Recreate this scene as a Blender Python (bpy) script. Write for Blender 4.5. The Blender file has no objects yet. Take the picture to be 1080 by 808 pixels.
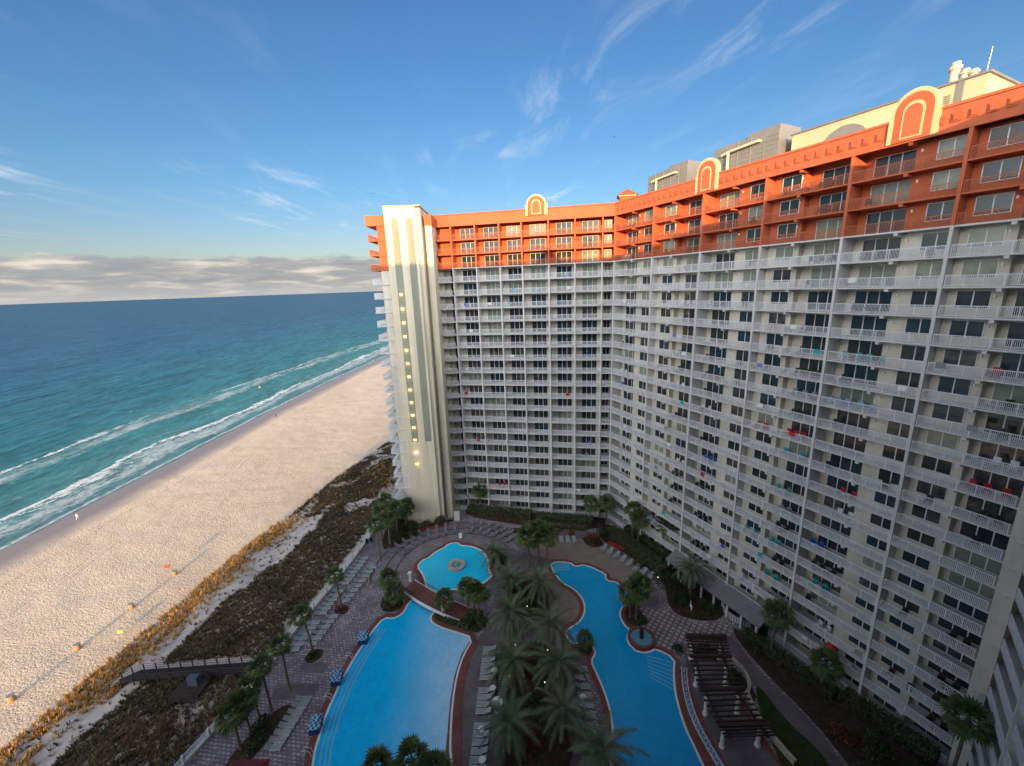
import bpy, math, random
from mathutils import Vector, Matrix
R = math.radians
random.seed(7)
C = bpy.context.scene.collection
SC = bpy.context.scene

# ------------------------------------------------------------------ camera
H = 53.8                     # eye height above the pool deck, metres
FL = 2.9                     # storey height
cd = bpy.data.cameras.new("camera"); cam = bpy.data.objects.new("camera", cd); C.objects.link(cam)
SC.camera = cam
cd.sensor_fit = 'HORIZONTAL'; cd.sensor_width = 36.0; cd.lens = 36.0 * 433.1 / 1080
cd.clip_start = 0.05; cd.clip_end = 200000
PIT, ROL = 0.2318, -0.03585
fw = Vector((0, math.cos(PIT), -math.sin(PIT))); u0 = Vector((0, math.sin(PIT), math.cos(PIT))); r0 = Vector((1, 0, 0))
rt = r0 * math.cos(ROL) + u0 * math.sin(ROL); up = u0 * math.cos(ROL) - r0 * math.sin(ROL)
cam.matrix_world = Matrix(((rt.x, up.x, -fw.x, 0), (rt.y, up.y, -fw.y, 0), (rt.z, up.z, -fw.z, H), (0, 0, 0, 1)))

# ------------------------------------------------------------------ light
SUN_EL, SUN_AZ = R(6.6), R(186)          # sun low behind the photographer
w = bpy.data.worlds.new("World"); SC.world = w; w.use_nodes = True
wn, wl = w.node_tree.nodes, w.node_tree.links
wn.clear()
def N(nodes, t, **k):
    n = nodes.new(t)
    for a, b in k.items():
        if a == 'inp':
            for i, v in b.items(): n.inputs[i].default_value = v
        else: setattr(n, a, b)
    return n
wo = N(wn, 'ShaderNodeOutputWorld'); bg = N(wn, 'ShaderNodeBackground')
sky = N(wn, 'ShaderNodeTexSky', sky_type='NISHITA', sun_disc=False)
sky.sun_elevation = SUN_EL; sky.sun_rotation = SUN_AZ; sky.altitude = 50; sky.air_density = 1.0; sky.dust_density = 0.6; sky.ozone_density = 2.0
SKY_STRENGTH = 0.125
bg.inputs[1].default_value = SKY_STRENGTH
tc = N(wn, 'ShaderNodeTexCoord'); sep = N(wn, 'ShaderNodeSeparateXYZ'); wl.new(tc.outputs['Generated'], sep.inputs[0])
def wmath(op, a, b=None, c=None, clamp=False):
    n = N(wn, 'ShaderNodeMath', operation=op); n.use_clamp = clamp
    for i, v in enumerate((a, b, c)):
        if v is None: continue
        if isinstance(v, (int, float)): n.inputs[i].default_value = v
        else: wl.new(v, n.inputs[i])
    return n.outputs[0]
def wramp(src, stops):
    n = N(wn, 'ShaderNodeValToRGB'); wl.new(src, n.inputs[0]); e = n.color_ramp.elements
    while len(e) < len(stops): e.new(0.5)
    for i, (p, c) in enumerate(stops): e[i].position = p; e[i].color = (*c, 1)
    return n.outputs[0]
zc = sep.outputs[2]
# clear-sky colour: Nishita tinted by height above the horizon
tint = wramp(zc, [(0.0, (1.0, .90, 1.0)), (0.10, (.92, .92, 1.14)), (0.20, (.72, .96, 1.22)), (0.40, (.60, .90, 1.22)), (0.7, (.55, .80, 1.2)), (1.0, (.8, .85, .9))])
mulc = N(wn, 'ShaderNodeMix', data_type='RGBA', blend_type='MULTIPLY'); mulc.inputs[0].default_value = 1
wl.new(sky.outputs[0], mulc.inputs[6]); wl.new(tint, mulc.inputs[7])
# high cirrus streaks running down the coast
zz = wmath('MAXIMUM', zc, 0.03)
px = wmath('DIVIDE', sep.outputs[0], zz); py = wmath('DIVIDE', sep.outputs[1], zz)
cb = N(wn, 'ShaderNodeCombineXYZ')
pxr = wmath('ADD', wmath('MULTIPLY', px, 0.96), wmath('MULTIPLY', py, 0.10))
wl.new(wmath('MULTIPLY', pxr, 1.5), cb.inputs[0]); wl.new(wmath('MULTIPLY', py, 0.42), cb.inputs[1])
n1 = N(wn, 'ShaderNodeTexNoise', inp={'Scale': 2.1, 'Detail': 8, 'Roughness': .62, 'Distortion': .7}); wl.new(cb.outputs[0], n1.inputs[0])
cb2 = N(wn, 'ShaderNodeCombineXYZ'); wl.new(px, cb2.inputs[0]); wl.new(py, cb2.inputs[1])
n2 = N(wn, 'ShaderNodeTexNoise', inp={'Scale': .55, 'Detail': 3}); wl.new(cb2.outputs[0], n2.inputs[0])
m1 = N(wn, 'ShaderNodeMapRange', inp={1: .475, 2: .76, 3: 0, 4: 1}, interpolation_type='SMOOTHSTEP'); wl.new(n1.outputs[0], m1.inputs[0])
m2 = N(wn, 'ShaderNodeMapRange', inp={1: .46, 2: .66, 3: .10, 4: 1}, interpolation_type='SMOOTHSTEP'); wl.new(n2.outputs[0], m2.inputs[0])
azc = wmath('ARCTAN2', sep.outputs[0], sep.outputs[1])
def wsm(v, a, b, c, d):
    q = N(wn, 'ShaderNodeMapRange', inp={1: a, 2: b, 3: c, 4: d}, interpolation_type='SMOOTHSTEP'); wl.new(v, q.inputs[0]); return q.outputs[0]
side = wmath('MAXIMUM', wsm(azc, -.15, .20, .22, 1.15), wsm(zc, .36, .26, .22, .95))
cir = wmath('MULTIPLY', wmath('MULTIPLY', side, wmath('MULTIPLY', m1.outputs[0], m2.outputs[0])), .60)
cir = wmath('MULTIPLY', cir, N(wn, 'ShaderNodeMapRange', inp={1: .06, 2: .16, 3: 0, 4: 1}).outputs[0]); 
_mr = [n for n in wn if n.bl_idname == 'ShaderNodeMapRange'][-1]; wl.new(zc, _mr.inputs[0])
cm = N(wn, 'ShaderNodeMix', data_type='RGBA'); wl.new(cir, cm.inputs[0]); wl.new(mulc.outputs[2], cm.inputs[6]); cm.inputs[7].default_value = (5.2, 5.4, 5.8, 1)
# low bank of stratocumulus over the sea horizon
cb3 = N(wn, 'ShaderNodeCombineXYZ')
az = wmath('ARCTAN2', sep.outputs[0], sep.outputs[1])
wl.new(wmath('MULTIPLY', az, 6.5), cb3.inputs[0]); wl.new(wmath('MULTIPLY', zc, 44), cb3.inputs[1])
n3 = N(wn, 'ShaderNodeTexNoise', inp={'Scale': 1.6, 'Detail': 8, 'Roughness': .55, 'Distortion': .3}); wl.new(cb3.outputs[0], n3.inputs[0])
cb4 = N(wn, 'ShaderNodeCombineXYZ'); wl.new(wmath('MULTIPLY', az, 9), cb4.inputs[0]); wl.new(wmath('MULTIPLY', zc, 30), cb4.inputs[1])
n4 = N(wn, 'ShaderNodeTexNoise', inp={'Scale': 1.3, 'Detail': 5}); wl.new(cb4.outputs[0], n4.inputs[0])
edge = wmath('SUBTRACT', wmath('ADD', .076, wmath('MULTIPLY', wmath('SUBTRACT', n4.outputs[0], .5), .040)), zc)
bank = wmath('MULTIPLY', edge, 150, clamp=True)
bcol = wramp(n3.outputs[0], [(.36, (1.8, 1.95, 2.15)), (.50, (2.3, 2.3, 2.35)), (.58, (3.3, 3.1, 2.85)), (.68, (4.8, 4.3, 3.7))])
mrh = N(wn, 'ShaderNodeMapRange', inp={1: 0, 2: .03, 3: .75, 4: 0}); wl.new(zc, mrh.inputs[0])
bmix = N(wn, 'ShaderNodeMix', data_type='RGBA'); wl.new(mrh.outputs[0], bmix.inputs[0]); wl.new(bcol, bmix.inputs[6]); bmix.inputs[7].default_value = (3.1, 3.15, 3.2, 1)
bm2 = N(wn, 'ShaderNodeMix', data_type='RGBA'); wl.new(wmath('MULTIPLY', bank, .94), bm2.inputs[0]); wl.new(cm.outputs[2], bm2.inputs[6]); wl.new(bmix.outputs[2], bm2.inputs[7])
# added unseen cloud glow overhead and behind the photographer, to fill the shade
def wsmooth(v, a, b, c, d):
    q = N(wn, 'ShaderNodeMapRange', inp={1: a, 2: b, 3: c, 4: d}, interpolation_type='SMOOTHSTEP'); wl.new(v, q.inputs[0]); return q.outputs[0]
FILL_BACK, FILL_TOP = 1.0, 0.14
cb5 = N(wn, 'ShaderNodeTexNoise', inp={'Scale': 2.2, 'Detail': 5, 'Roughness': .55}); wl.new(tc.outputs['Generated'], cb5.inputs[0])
sky_fill = wmath('MAXIMUM', wmath('MULTIPLY', wsmooth(sep.outputs[1], .02, -.45, 0, 1), FILL_BACK), wmath('MULTIPLY', wsmooth(zc, .72, .93, 0, 1), FILL_TOP))
sky_fill = wmath('MULTIPLY', wmath('MULTIPLY', sky_fill, wmath('MULTIPLY', wsmooth(zc, -.02, .06, 0, 1), wsmooth(zc, .58, .34, .22, 1))), wsmooth(cb5.outputs[0], .32, .56, .55, 1))
vm = N(wn, 'ShaderNodeMix', data_type='RGBA'); wl.new(sky_fill, vm.inputs[0]); wl.new(bm2.outputs[2], vm.inputs[6]); vm.inputs[7].default_value = (28, 27.3, 26.9, 1)
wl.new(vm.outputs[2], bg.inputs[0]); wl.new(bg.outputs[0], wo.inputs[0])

sl = bpy.data.lights.new("sun", 'SUN'); sl.energy = 5.0; sl.angle = R(.6); sl.color = (1.0, .60, .25)
so = bpy.data.objects.new("sun", sl); C.objects.link(so)
trav = Vector((math.sin(R(6)) * math.cos(SUN_EL), math.cos(R(6)) * math.cos(SUN_EL), -math.sin(SUN_EL)))
so.rotation_euler = trav.to_track_quat('-Z', 'Y').to_euler()
SC.view_settings.view_transform = 'Standard'; SC.view_settings.look = 'None'
SC.view_settings.gamma = 1; SC.view_settings.use_curve_mapping = False
SC.view_settings.exposure = 0.58
try:
    SC.cycles.max_bounces = 6; SC.cycles.diffuse_bounces = 4; SC.cycles.glossy_bounces = 2; SC.cycles.use_denoising = True
except Exception: pass

# ------------------------------------------------------------------ materials
def mat(name, col, rough=.7, var=.12, vs=.35, bump=0, bs=8, spec=.35, metal=0, emit=None, stretch=None, col2=None):
    m = bpy.data.materials.new(name); m.use_nodes = True
    n, l = m.node_tree.nodes, m.node_tree.links
    b = n['Principled BSDF']; b.inputs['Roughness'].default_value = rough; b.inputs['Specular IOR Level'].default_value = spec; b.inputs['Metallic'].default_value = metal
    g = n.new('ShaderNodeNewGeometry'); mp = n.new('ShaderNodeMapping'); l.new(g.outputs['Position'], mp.inputs[0])
    if stretch: mp.inputs['Scale'].default_value = stretch
    t = n.new('ShaderNodeTexNoise'); t.inputs['Scale'].default_value = vs; t.inputs['Detail'].default_value = 6; t.inputs['Roughness'].default_value = .6
    l.new(mp.outputs[0], t.inputs[0])
    r = n.new('ShaderNodeValToRGB'); l.new(t.outputs[0], r.inputs[0])
    a = col2 or tuple(c * (1 - var) for c in col); z = col if col2 else tuple(min(1, c * (1 + var)) for c in col)
    r.color_ramp.elements[0].position = .3; r.color_ramp.elements[0].color = (*a, 1)
    r.color_ramp.elements[1].position = .7; r.color_ramp.elements[1].color = (*z, 1)
    l.new(r.outputs[0], b.inputs['Base Color'])
    if bump:
        t2 = n.new('ShaderNodeTexNoise'); t2.inputs['Scale'].default_value = bs; t2.inputs['Detail'].default_value = 4; l.new(g.outputs['Position'], t2.inputs[0])
        bp = n.new('ShaderNodeBump'); bp.inputs['Distance'].default_value = bump; l.new(t2.outputs[0], bp.inputs['Height']); l.new(bp.outputs[0], b.inputs['Normal'])
    if emit:
        b.inputs['Emission Color'].default_value = (*emit[0], 1); b.inputs['Emission Strength'].default_value = emit[1]
    return m
M = {}
M['cream'] = mat('cream stucco', (.61, .585, .50), .85, .17, .45, .01, 20, .2, stretch=(1, 1, .25))
M['tower_cream'] = mat('tower stucco', (.64, .595, .46), .85, .13, .9, .01, 15, .2, stretch=(1, 1, .10))
M['white'] = mat('white painted concrete', (.60, .60, .585), .7, .14, .8, stretch=(1, 1, .3))
M['rail'] = mat('white painted railing', (.74, .77, .82), .45, .08, 2)
M['orange'] = mat('terracotta stucco', (.48, .128, .060), .85, .16, .5, .01, 20, .15, stretch=(1, 1, .3))
M['orange2'] = mat('terracotta trim', (.52, .138, .068), .85, .08, .8, .0, 20, .15)
M['orail'] = mat('terracotta painted railing', (.42, .14, .07), .6, .08, 2)
M['ctrim'] = mat('pale yellow trim', (.60, .50, .28), .8, .06, 1)
M['pent'] = mat('penthouse cream panel', (.58, .50, .32), .8, .08, .3)
M['stripe'] = mat('grey green stucco stripe', (.25, .275, .215), .85, .12, .6, stretch=(1, 1, .2))
M['louver'] = mat('grey metal cladding', (.23, .23, .23), .55, .10, .4, metal=.2)
M['pipe'] = mat('cream painted duct', (.62, .58, .42), .5, .08, 1)
M['steel'] = mat('galvanised steel', (.55, .56, .55), .35, .1, 2, metal=.6)
M['roof'] = mat('pale roof membrane', (.42, .40, .37), .9, .15, .3)
M['rooftile'] = mat('clay tile roof', (.36, .10, .05), .8, .15, 3)
M['frame'] = mat('white window frame', (.72, .72, .70), .5, .04, 3)
def glassmat(name, c1, c2, spec=.6):
    return mat(name, c1, .06, .1, .55, spec=spec, col2=c2)
M['g0'] = glassmat('dark window glass', (.040, .052, .062), (.014, .018, .023))
M['g1'] = glassmat('window glass with pale curtain', (.30, .335, .27), (.16, .19, .16))
M['g2'] = glassmat('window glass with half drawn curtain', (.07, .065, .055), (.02, .022, .025))
M['g3'] = glassmat('blue green window glass', (.03, .06, .075), (.012, .03, .04))
M['g4'] = glassmat('window glass with one curtain drawn', (.13, .13, .12), (.012, .015, .02)); M['g4'].node_tree.nodes['Noise Texture'].inputs['Scale'].default_value = 1.1
M['dark'] = mat('dark doorway', (.02, .02, .022), .7, .1, 1)
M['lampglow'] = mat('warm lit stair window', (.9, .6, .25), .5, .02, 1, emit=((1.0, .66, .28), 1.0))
M['lampwhite'] = mat('white lamp globe', (.8, .8, .78), .4, .02, 1)
M['litlamp'] = mat('lit lamp globe', (.9, .9, .85), .4, .02, 1, emit=((1.0, .93, .8), .8))
M['awn'] = mat('grey metal roof', (.20, .20, .21), .5, .10, 1)
CH = {'dark': (.03, .03, .035), 'brown': (.07, .045, .035), 'white': (.75, .75, .76), 'teal': (.02, .36, .36), 'blue': (.03, .10, .50), 'light blue': (.22, .42, .62), 'red': (.45, .02, .03), 'lime': (.35, .55, .06), 'purple': (.22, .18, .55), 'grey': (.25, .26, .28), 'orange': (.6, .22, .08)}
for k, v in CH.items(): M['ch_' + k] = mat(k + ' furniture', v, .5, .12, 3)
M['trunk'] = mat('palm trunk bark', (.16, .125, .095), .9, .25, 3, .02, 12, .1, stretch=(1, 1, 4))
def leafmat(name, c, c2, trans=.25):
    m = mat(name, c, .55, .2, 1.2, spec=.3, col2=c2)
    b = m.node_tree.nodes['Principled BSDF']; b.inputs['Transmission Weight'].default_value = 0
    try: b.inputs['Subsurface Weight'].default_value = 0
    except Exception: pass
    return m
M['frond'] = leafmat('date palm frond', (.125, .165, .095), (.05, .075, .040))
M['fan'] = leafmat('fan palm leaf', (.12, .165, .055), (.045, .075, .028))
M['deadfrond'] = leafmat('dry palm leaf', (.20, .14, .07), (.10, .07, .04))
M['shrub'] = leafmat('hedge leaf', (.060, .095, .035), (.022, .038, .016))
M['shrub2'] = leafmat('olive shrub leaf', (.11, .115, .05), (.05, .05, .03))
M['redleaf'] = leafmat('red brown shrub leaf', (.22, .075, .04), (.09, .035, .025))
M['redflower'] = leafmat('red flower bed', (.45, .05, .03), (.18, .03, .02))
M['mulch'] = mat('dark mulch', (.055, .038, .030), .95, .4, 1.2, .05, 10, .1)
M['lawn'] = mat('dark green lawn', (.035, .052, .020), .95, .3, .8, .03, 15, .1)  # even dark green grass colour with random variation
M['wood'] = mat('dark stained timber', (.040, .028, .024), .75, .25, 3)
M['greywood'] = mat('weathered boardwalk timber', (.026, .021, .022), .85, .3, 1.5, stretch=(1, 6, 1))
M['column'] = mat('white column', (.75, .73, .68), .7, .08, 2)
M['navy'] = mat('navy blue box side', (.012, .045, .20), .5, .1, 2)
M['lounge'] = mat('grey lounge sling', (.27, .31, .32), .7, .15, 1.5)
M['loungef'] = mat('white lounge frame', (.62, .65, .66), .5, .05, 2)
M['copingw'] = mat('white pool edge', (.72, .75, .78), .6, .06, 2)
M['stone'] = mat('limestone', (.42, .38, .32), .85, .25, 2, .03, 8)
M['bin'] = mat('tan beach barrel', (.42, .27, .13), .7, .2, 4)
M['yellow'] = mat('yellow plastic', (.62, .48, .12), .5, .1, 4)
M['redcloth'] = mat('red cloth', (.55, .07, .05), .7, .1, 4)
M['skin'] = mat('skin', (.45, .27, .18), .6, .1, 5)
M['bird'] = mat('dark bird', (.03, .03, .03), .7, .1, 5)

def brickmat(name, c1, c2, mortar, sx, sy, ms=.03, rough=.8, rot=0, offset=.5, bumpd=.01):
    m = bpy.data.materials.new(name); m.use_nodes = True; n, l = m.node_tree.nodes, m.node_tree.links; b = n['Principled BSDF']
    b.inputs['Roughness'].default_value = rough; b.inputs['Specular IOR Level'].default_value = .25
    g = n.new('ShaderNodeNewGeometry'); mp = n.new('ShaderNodeMapping'); mp.inputs['Rotation'].default_value = (0, 0, rot); l.new(g.outputs['Position'], mp.inputs[0])
    t = n.new('ShaderNodeTexBrick'); t.offset = offset; l.new(mp.outputs[0], t.inputs[0])
    t.inputs['Color1'].default_value = (*c1, 1); t.inputs['Color2'].default_value = (*c2, 1); t.inputs['Mortar'].default_value = (*mortar, 1)
    t.inputs['Scale'].default_value = 1; t.inputs['Brick Width'].default_value = sx; t.inputs['Row Height'].default_value = sy; t.inputs['Mortar Size'].default_value = ms
    no = n.new('ShaderNodeTexNoise'); no.inputs['Scale'].default_value = .35; no.inputs['Detail'].default_value = 6; l.new(g.outputs['Position'], no.inputs[0])
    mr = n.new('ShaderNodeMapRange'); l.new(no.outputs[0], mr.inputs[0]); mr.inputs[1].default_value = .3; mr.inputs[2].default_value = .7; mr.inputs[3].default_value = .72; mr.inputs[4].default_value = 1.2
    mx = n.new('ShaderNodeMix'); mx.data_type = 'RGBA'; mx.blend_type = 'MULTIPLY'; mx.inputs[0].default_value = 1; l.new(t.outputs[0], mx.inputs[6]); l.new(mr.outputs[0], mx.inputs[7])
    l.new(mx.outputs[2], b.inputs['Base Color']); return m
M['brick'] = brickmat('red brick paving', (.235, .085, .065), (.175, .06, .05), (.12, .07, .06), .4, .2, .02)
M['paver'] = brickmat('mauve grey pavers with pale squares', (.40, .39, .41), (.19, .165, .19), (.17, .145, .165), .62, .42, .09, rot=R(8))
M['check'] = brickmat('pale checker pavers', (.38, .36, .36), (.33, .32, .33), (.16, .13, .135), .80, .80, .14, rot=R(40), offset=0)
M['plain'] = brickmat('plain mauve pavers', (.165, .145, .155), (.14, .12, .13), (.12, .10, .11), .6, .3, .02)
M['slate'] = brickmat('pale slate paving', (.25, .24, .26), (.20, .185, .21), (.13, .115, .13), 1.1, .55, .08, rot=R(-12))
M['tan'] = mat('tan concrete', (.225, .19, .17), .85, .15, .6)
def tilemat(name, a, b_, s):
    m = bpy.data.materials.new(name); m.use_nodes = True; n, l = m.node_tree.nodes, m.node_tree.links; b = n['Principled BSDF']; b.inputs['Roughness'].default_value = .3
    g = n.new('ShaderNodeNewGeometry'); t = n.new('ShaderNodeTexChecker'); l.new(g.outputs['Position'], t.inputs[0]); t.inputs['Scale'].default_value = s
    t.inputs[1].default_value = (*a, 1); t.inputs[2].default_value = (*b_, 1); l.new(t.outputs[0], b.inputs['Base Color']); return m
M['tile'] = tilemat('blue and white mosaic', (.04, .15, .42), (.38, .47, .58), 3.4)
M['checkcloth'] = tilemat('blue and white check', (.02, .09, .28), (.28, .52, .62), 3.4)

def watermat(name, deep, shallow, axis_from, axis_to, rough=.04):
    """pool water: colour follows the depth of the basin between two x positions"""
    m = bpy.data.materials.new(name); m.use_nodes = True; n, l = m.node_tree.nodes, m.node_tree.links; b = n['Principled BSDF']
    b.inputs['Roughness'].default_value = rough; b.inputs['IOR'].default_value = 1.33; b.inputs['Specular IOR Level'].default_value = .5
    g = n.new('ShaderNodeNewGeometry'); s = n.new('ShaderNodeSeparateXYZ'); l.new(g.outputs['Position'], s.inputs[0])
    no = n.new('ShaderNodeTexNoise'); no.inputs['Scale'].default_value = .12; no.inputs['Detail'].default_value = 4; l.new(g.outputs['Position'], no.inputs[0])
    ad = n.new('ShaderNodeMath'); ad.operation = 'MULTIPLY_ADD'; l.new(no.outputs[0], ad.inputs[0]); ad.inputs[1].default_value = 5; l.new(s.outputs[0], ad.inputs[2])
    mr = n.new('ShaderNodeMapRange'); mr.interpolation_type = 'SMOOTHSTEP'; l.new(ad.outputs[0], mr.inputs[0]); mr.inputs[1].default_value = axis_from + 2.5; mr.inputs[2].default_value = axis_to + 2.5
    mx = n.new('ShaderNodeMix'); mx.data_type = 'RGBA'; l.new(mr.outputs[0], mx.inputs[0]); mx.inputs[6].default_value = (*deep, 1); mx.inputs[7].default_value = (*shallow, 1)
    cw = n.new('ShaderNodeTexNoise'); cw.inputs['Scale'].default_value = .8; cw.inputs['Detail'].default_value = 6; cw.inputs['Distortion'].default_value = 1.2; l.new(g.outputs['Position'], cw.inputs[0])
    cr = n.new('ShaderNodeMapRange'); l.new(cw.outputs[0], cr.inputs[0]); cr.inputs[1].default_value = .3; cr.inputs[2].default_value = .7; cr.inputs[3].default_value = .88; cr.inputs[4].default_value = 1.03  # faint caustic light variation put into the water colour as noise
    m5 = n.new('ShaderNodeMix'); m5.data_type = 'RGBA'; m5.blend_type = 'MULTIPLY'; m5.inputs[0].default_value = 1; l.new(mx.outputs[2], m5.inputs[6]); l.new(cr.outputs[0], m5.inputs[7]); l.new(m5.outputs[2], b.inputs['Base Color'])
    w1 = n.new('ShaderNodeTexNoise'); w1.inputs['Scale'].default_value = 1.6; w1.inputs['Detail'].default_value = 3; l.new(g.outputs['Position'], w1.inputs[0])
    bp = n.new('ShaderNodeBump'); bp.inputs['Distance'].default_value = .05; l.new(w1.outputs[0], bp.inputs['Height']); l.new(bp.outputs[0], b.inputs['Normal'])
    return m
M['water'] = watermat('main pool water', (.004, .52, .97), (.42, .72, .95), -20, -6)
M['water2'] = watermat('round pool water', (.015, .62, .97), (.015, .62, .97), 0, 1)
M['water3'] = watermat('lazy pool water', (.004, .40, .80), (.003, .36, .75), 10, 20)
M['waterfount'] = watermat('fountain water', (.10, .32, .42), (.12, .34, .44), 0, 1)
M['poolstep'] = mat('submerged white steps', (.16, .46, .66), .4, .06, 2)

# ------------------------------------------------------------------ mesh helpers
class MB:
    def __init__(s): s.v = []; s.f = []; s.m = []; s.cur = 0
    def add(s, vs, fs):
        o = len(s.v); s.v += [tuple(x) for x in vs]; s.f += [tuple(o + i for i in f) for f in fs]; s.m += [s.cur] * len(fs)
    def box(s, x0, y0, z0, x1, y1, z1):
        s.add([(x0, y0, z0), (x1, y0, z0), (x1, y1, z0), (x0, y1, z0), (x0, y0, z1), (x1, y0, z1), (x1, y1, z1), (x0, y1, z1)],
              [(3, 2, 1, 0), (4, 5, 6, 7), (0, 1, 5, 4), (1, 2, 6, 5), (2, 3, 7, 6), (3, 0, 4, 7)])
    def prism(s, pts, z0, z1):
        a = sum(pts[i][0] * pts[(i + 1) % len(pts)][1] - pts[(i + 1) % len(pts)][0] * pts[i][1] for i in range(len(pts)))
        if a < 0: pts = pts[::-1]
        n = len(pts)
        s.add([(x, y, z0) for x, y in pts] + [(x, y, z1) for x, y in pts],
              [tuple(range(n - 1, -1, -1)), tuple(range(n, 2 * n))] + [(i, (i + 1) % n, n + (i + 1) % n, n + i) for i in range(n)])
    def wbox(s, W, s0, s1, d0, d1, z0, z1):
        s.prism([W(s0, d0), W(s1, d0), W(s1, d1), W(s0, d1)], z0, z1)
    def tube(s, pts, rad, k=8, cap=True):
        pts = [Vector(p) for p in pts]; rad = rad if isinstance(rad, (list, tuple)) else [rad] * len(pts); vs = []; fs = []
        for i, p in enumerate(pts):
            t = (pts[min(i + 1, len(pts) - 1)] - pts[max(i - 1, 0)]).normalized()
            a = t.cross(Vector((0, 0, 1))); a = a.normalized() if a.length > 1e-4 else Vector((1, 0, 0)); b = t.cross(a)
            for j in range(k):
                an = 2 * math.pi * j / k; vs.append(p + (a * math.cos(an) + b * math.sin(an)) * rad[i])
        for i in range(len(pts) - 1):
            for j in range(k): fs.append((i * k + j, i * k + (j + 1) % k, (i + 1) * k + (j + 1) % k, (i + 1) * k + j))
        if cap: fs += [tuple(range(k)), tuple(range((len(pts) - 1) * k, len(pts) * k))]
        s.add(vs, fs)
    def lathe(s, prof, k=16, c=(0, 0, 0)):
        vs = [(c[0] + r * math.cos(2 * math.pi * j / k), c[1] + r * math.sin(2 * math.pi * j / k), c[2] + z) for r, z in prof for j in range(k)]
        fs = [(i * k + j, i * k + (j + 1) % k, (i + 1) * k + (j + 1) % k, (i + 1) * k + j) for i in range(len(prof) - 1) for j in range(k)]
        fs += [tuple(range(k - 1, -1, -1)), tuple(range((len(prof) - 1) * k, len(prof) * k))]
        s.add(vs, fs)
    def merge(s, o, mtx, mo=0):
        b = len(s.v); s.v += [tuple(mtx @ Vector(v)) for v in o.v]; s.f += [tuple(b + i for i in f) for f in o.f]; s.m += [x + mo for x in o.m]
    def mesh(s, name, mats, smooth=False):
        me = bpy.data.meshes.new(name); me.from_pydata(s.v, [], s.f)
        for m in (mats if isinstance(mats, (list, tuple)) else [mats]): me.materials.append(M[m])
        if any(s.m): me.polygons.foreach_set('material_index', s.m)
        if smooth: me.polygons.foreach_set('use_smooth', [True] * len(s.f))
        me.update(); return me
    def build(s, name, mats, parent=None, loc=None, rz=0, smooth=False):
        return put(s.mesh(name, mats, smooth), name, parent, loc, rz)
def put(me, name, parent=None, loc=None, rz=0, mtx=None):
    o = bpy.data.objects.new(name, me); C.objects.link(o)
    if parent: o.parent = parent
    if loc is not None: o.location = loc
    if rz: o.rotation_euler = (0, 0, rz)
    if mtx is not None: o.matrix_local = mtx
    return o
def tag(o, label, cat, group=None, kind=None):
    o['label'] = label; o['category'] = cat
    if group: o['group'] = group
    if kind: o['kind'] = kind
    return o
def empty(name, loc=(0, 0, 0), rz=0):
    o = bpy.data.objects.new(name, None); C.objects.link(o); o.location = loc; o.rotation_euler = (0, 0, rz); return o
def copy_thing(o, loc, rz=0, sc=1):
    r = o.copy(); C.objects.link(r); r.location = loc; r.rotation_euler = (0, 0, rz); r.scale = (sc, sc, sc)
    for ch in list(o.children):
        c = ch.copy(); C.objects.link(c); c.parent = r
        for g in list(ch.children):
            d = g.copy(); C.objects.link(d); d.parent = c
    return r
ORD = ['first', 'second', 'third', 'fourth', 'fifth', 'sixth', 'seventh', 'eighth', 'ninth', 'tenth', 'eleventh', 'twelfth', 'thirteenth', 'fourteenth', 'fifteenth', 'sixteenth', 'seventeenth', 'eighteenth', 'nineteenth', 'twentieth', 'twenty-first', 'twenty-second', 'twenty-third', 'twenty-fourth']
def structure(o): o['kind'] = 'structure'; return o
def lerp(a, b, t): return a + (b - a) * t
def interp(x, xs, ys):
    if x <= xs[0]: return ys[0]
    for i in range(1, len(xs)):
        if x <= xs[i]: return lerp(ys[i - 1], ys[i], (x - xs[i - 1]) / (xs[i] - xs[i - 1]))
    return ys[-1]
def smooth_poly(pts, it=2, closed=True):
    for _ in range(it):
        q = []
        n = len(pts)
        for i in range(n if closed else n - 1):
            a, b = pts[i], pts[(i + 1) % n]; q += [(a[0] * .75 + b[0] * .25, a[1] * .75 + b[1] * .25), (a[0] * .25 + b[0] * .75, a[1] * .25 + b[1] * .75)]
        pts = q
    return pts
def offset(pts, d):
    a = sum(pts[i][0] * pts[(i + 1) % len(pts)][1] - pts[(i + 1) % len(pts)][0] * pts[i][1] for i in range(len(pts)))
    sg = 1 if a > 0 else -1; out = []; n = len(pts)
    for i in range(n):
        p, q, r_ = Vector(pts[i - 1]), Vector(pts[i]), Vector(pts[(i + 1) % n])
        t = ((q - p).normalized() + (r_ - q).normalized()); t = t.normalized() if t.length > 1e-6 else (r_ - p).normalized()
        out.append((q.x + t.y * d * sg, q.y - t.x * d * sg))
    return out
def ring(mb, inner, outer, z0, z1):
    n = len(inner)
    vs = [(x, y, z1) for x, y in inner] + [(x, y, z1) for x, y in outer] + [(x, y, z0) for x, y in inner] + [(x, y, z0) for x, y in outer]
    fs = []
    for i in range(n):
        j = (i + 1) % n
        fs += [(i, j, n + j, n + i), (2 * n + i, 2 * n + j, j, i), (n + i, n + j, 3 * n + j, 3 * n + i)]
    mb.add(vs, fs)
def hsh(x, y):
    return (math.sin(x * 12.9898 + y * 78.233) * 43758.5453) % 1.0
def vnoise(x, y):
    ix, iy = math.floor(x), math.floor(y); fx, fy = x - ix, y - iy; fx = fx * fx * (3 - 2 * fx); fy = fy * fy * (3 - 2 * fy)
    return lerp(lerp(hsh(ix, iy), hsh(ix + 1, iy), fx), lerp(hsh(ix, iy + 1), hsh(ix + 1, iy + 1), fx), fy)
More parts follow.
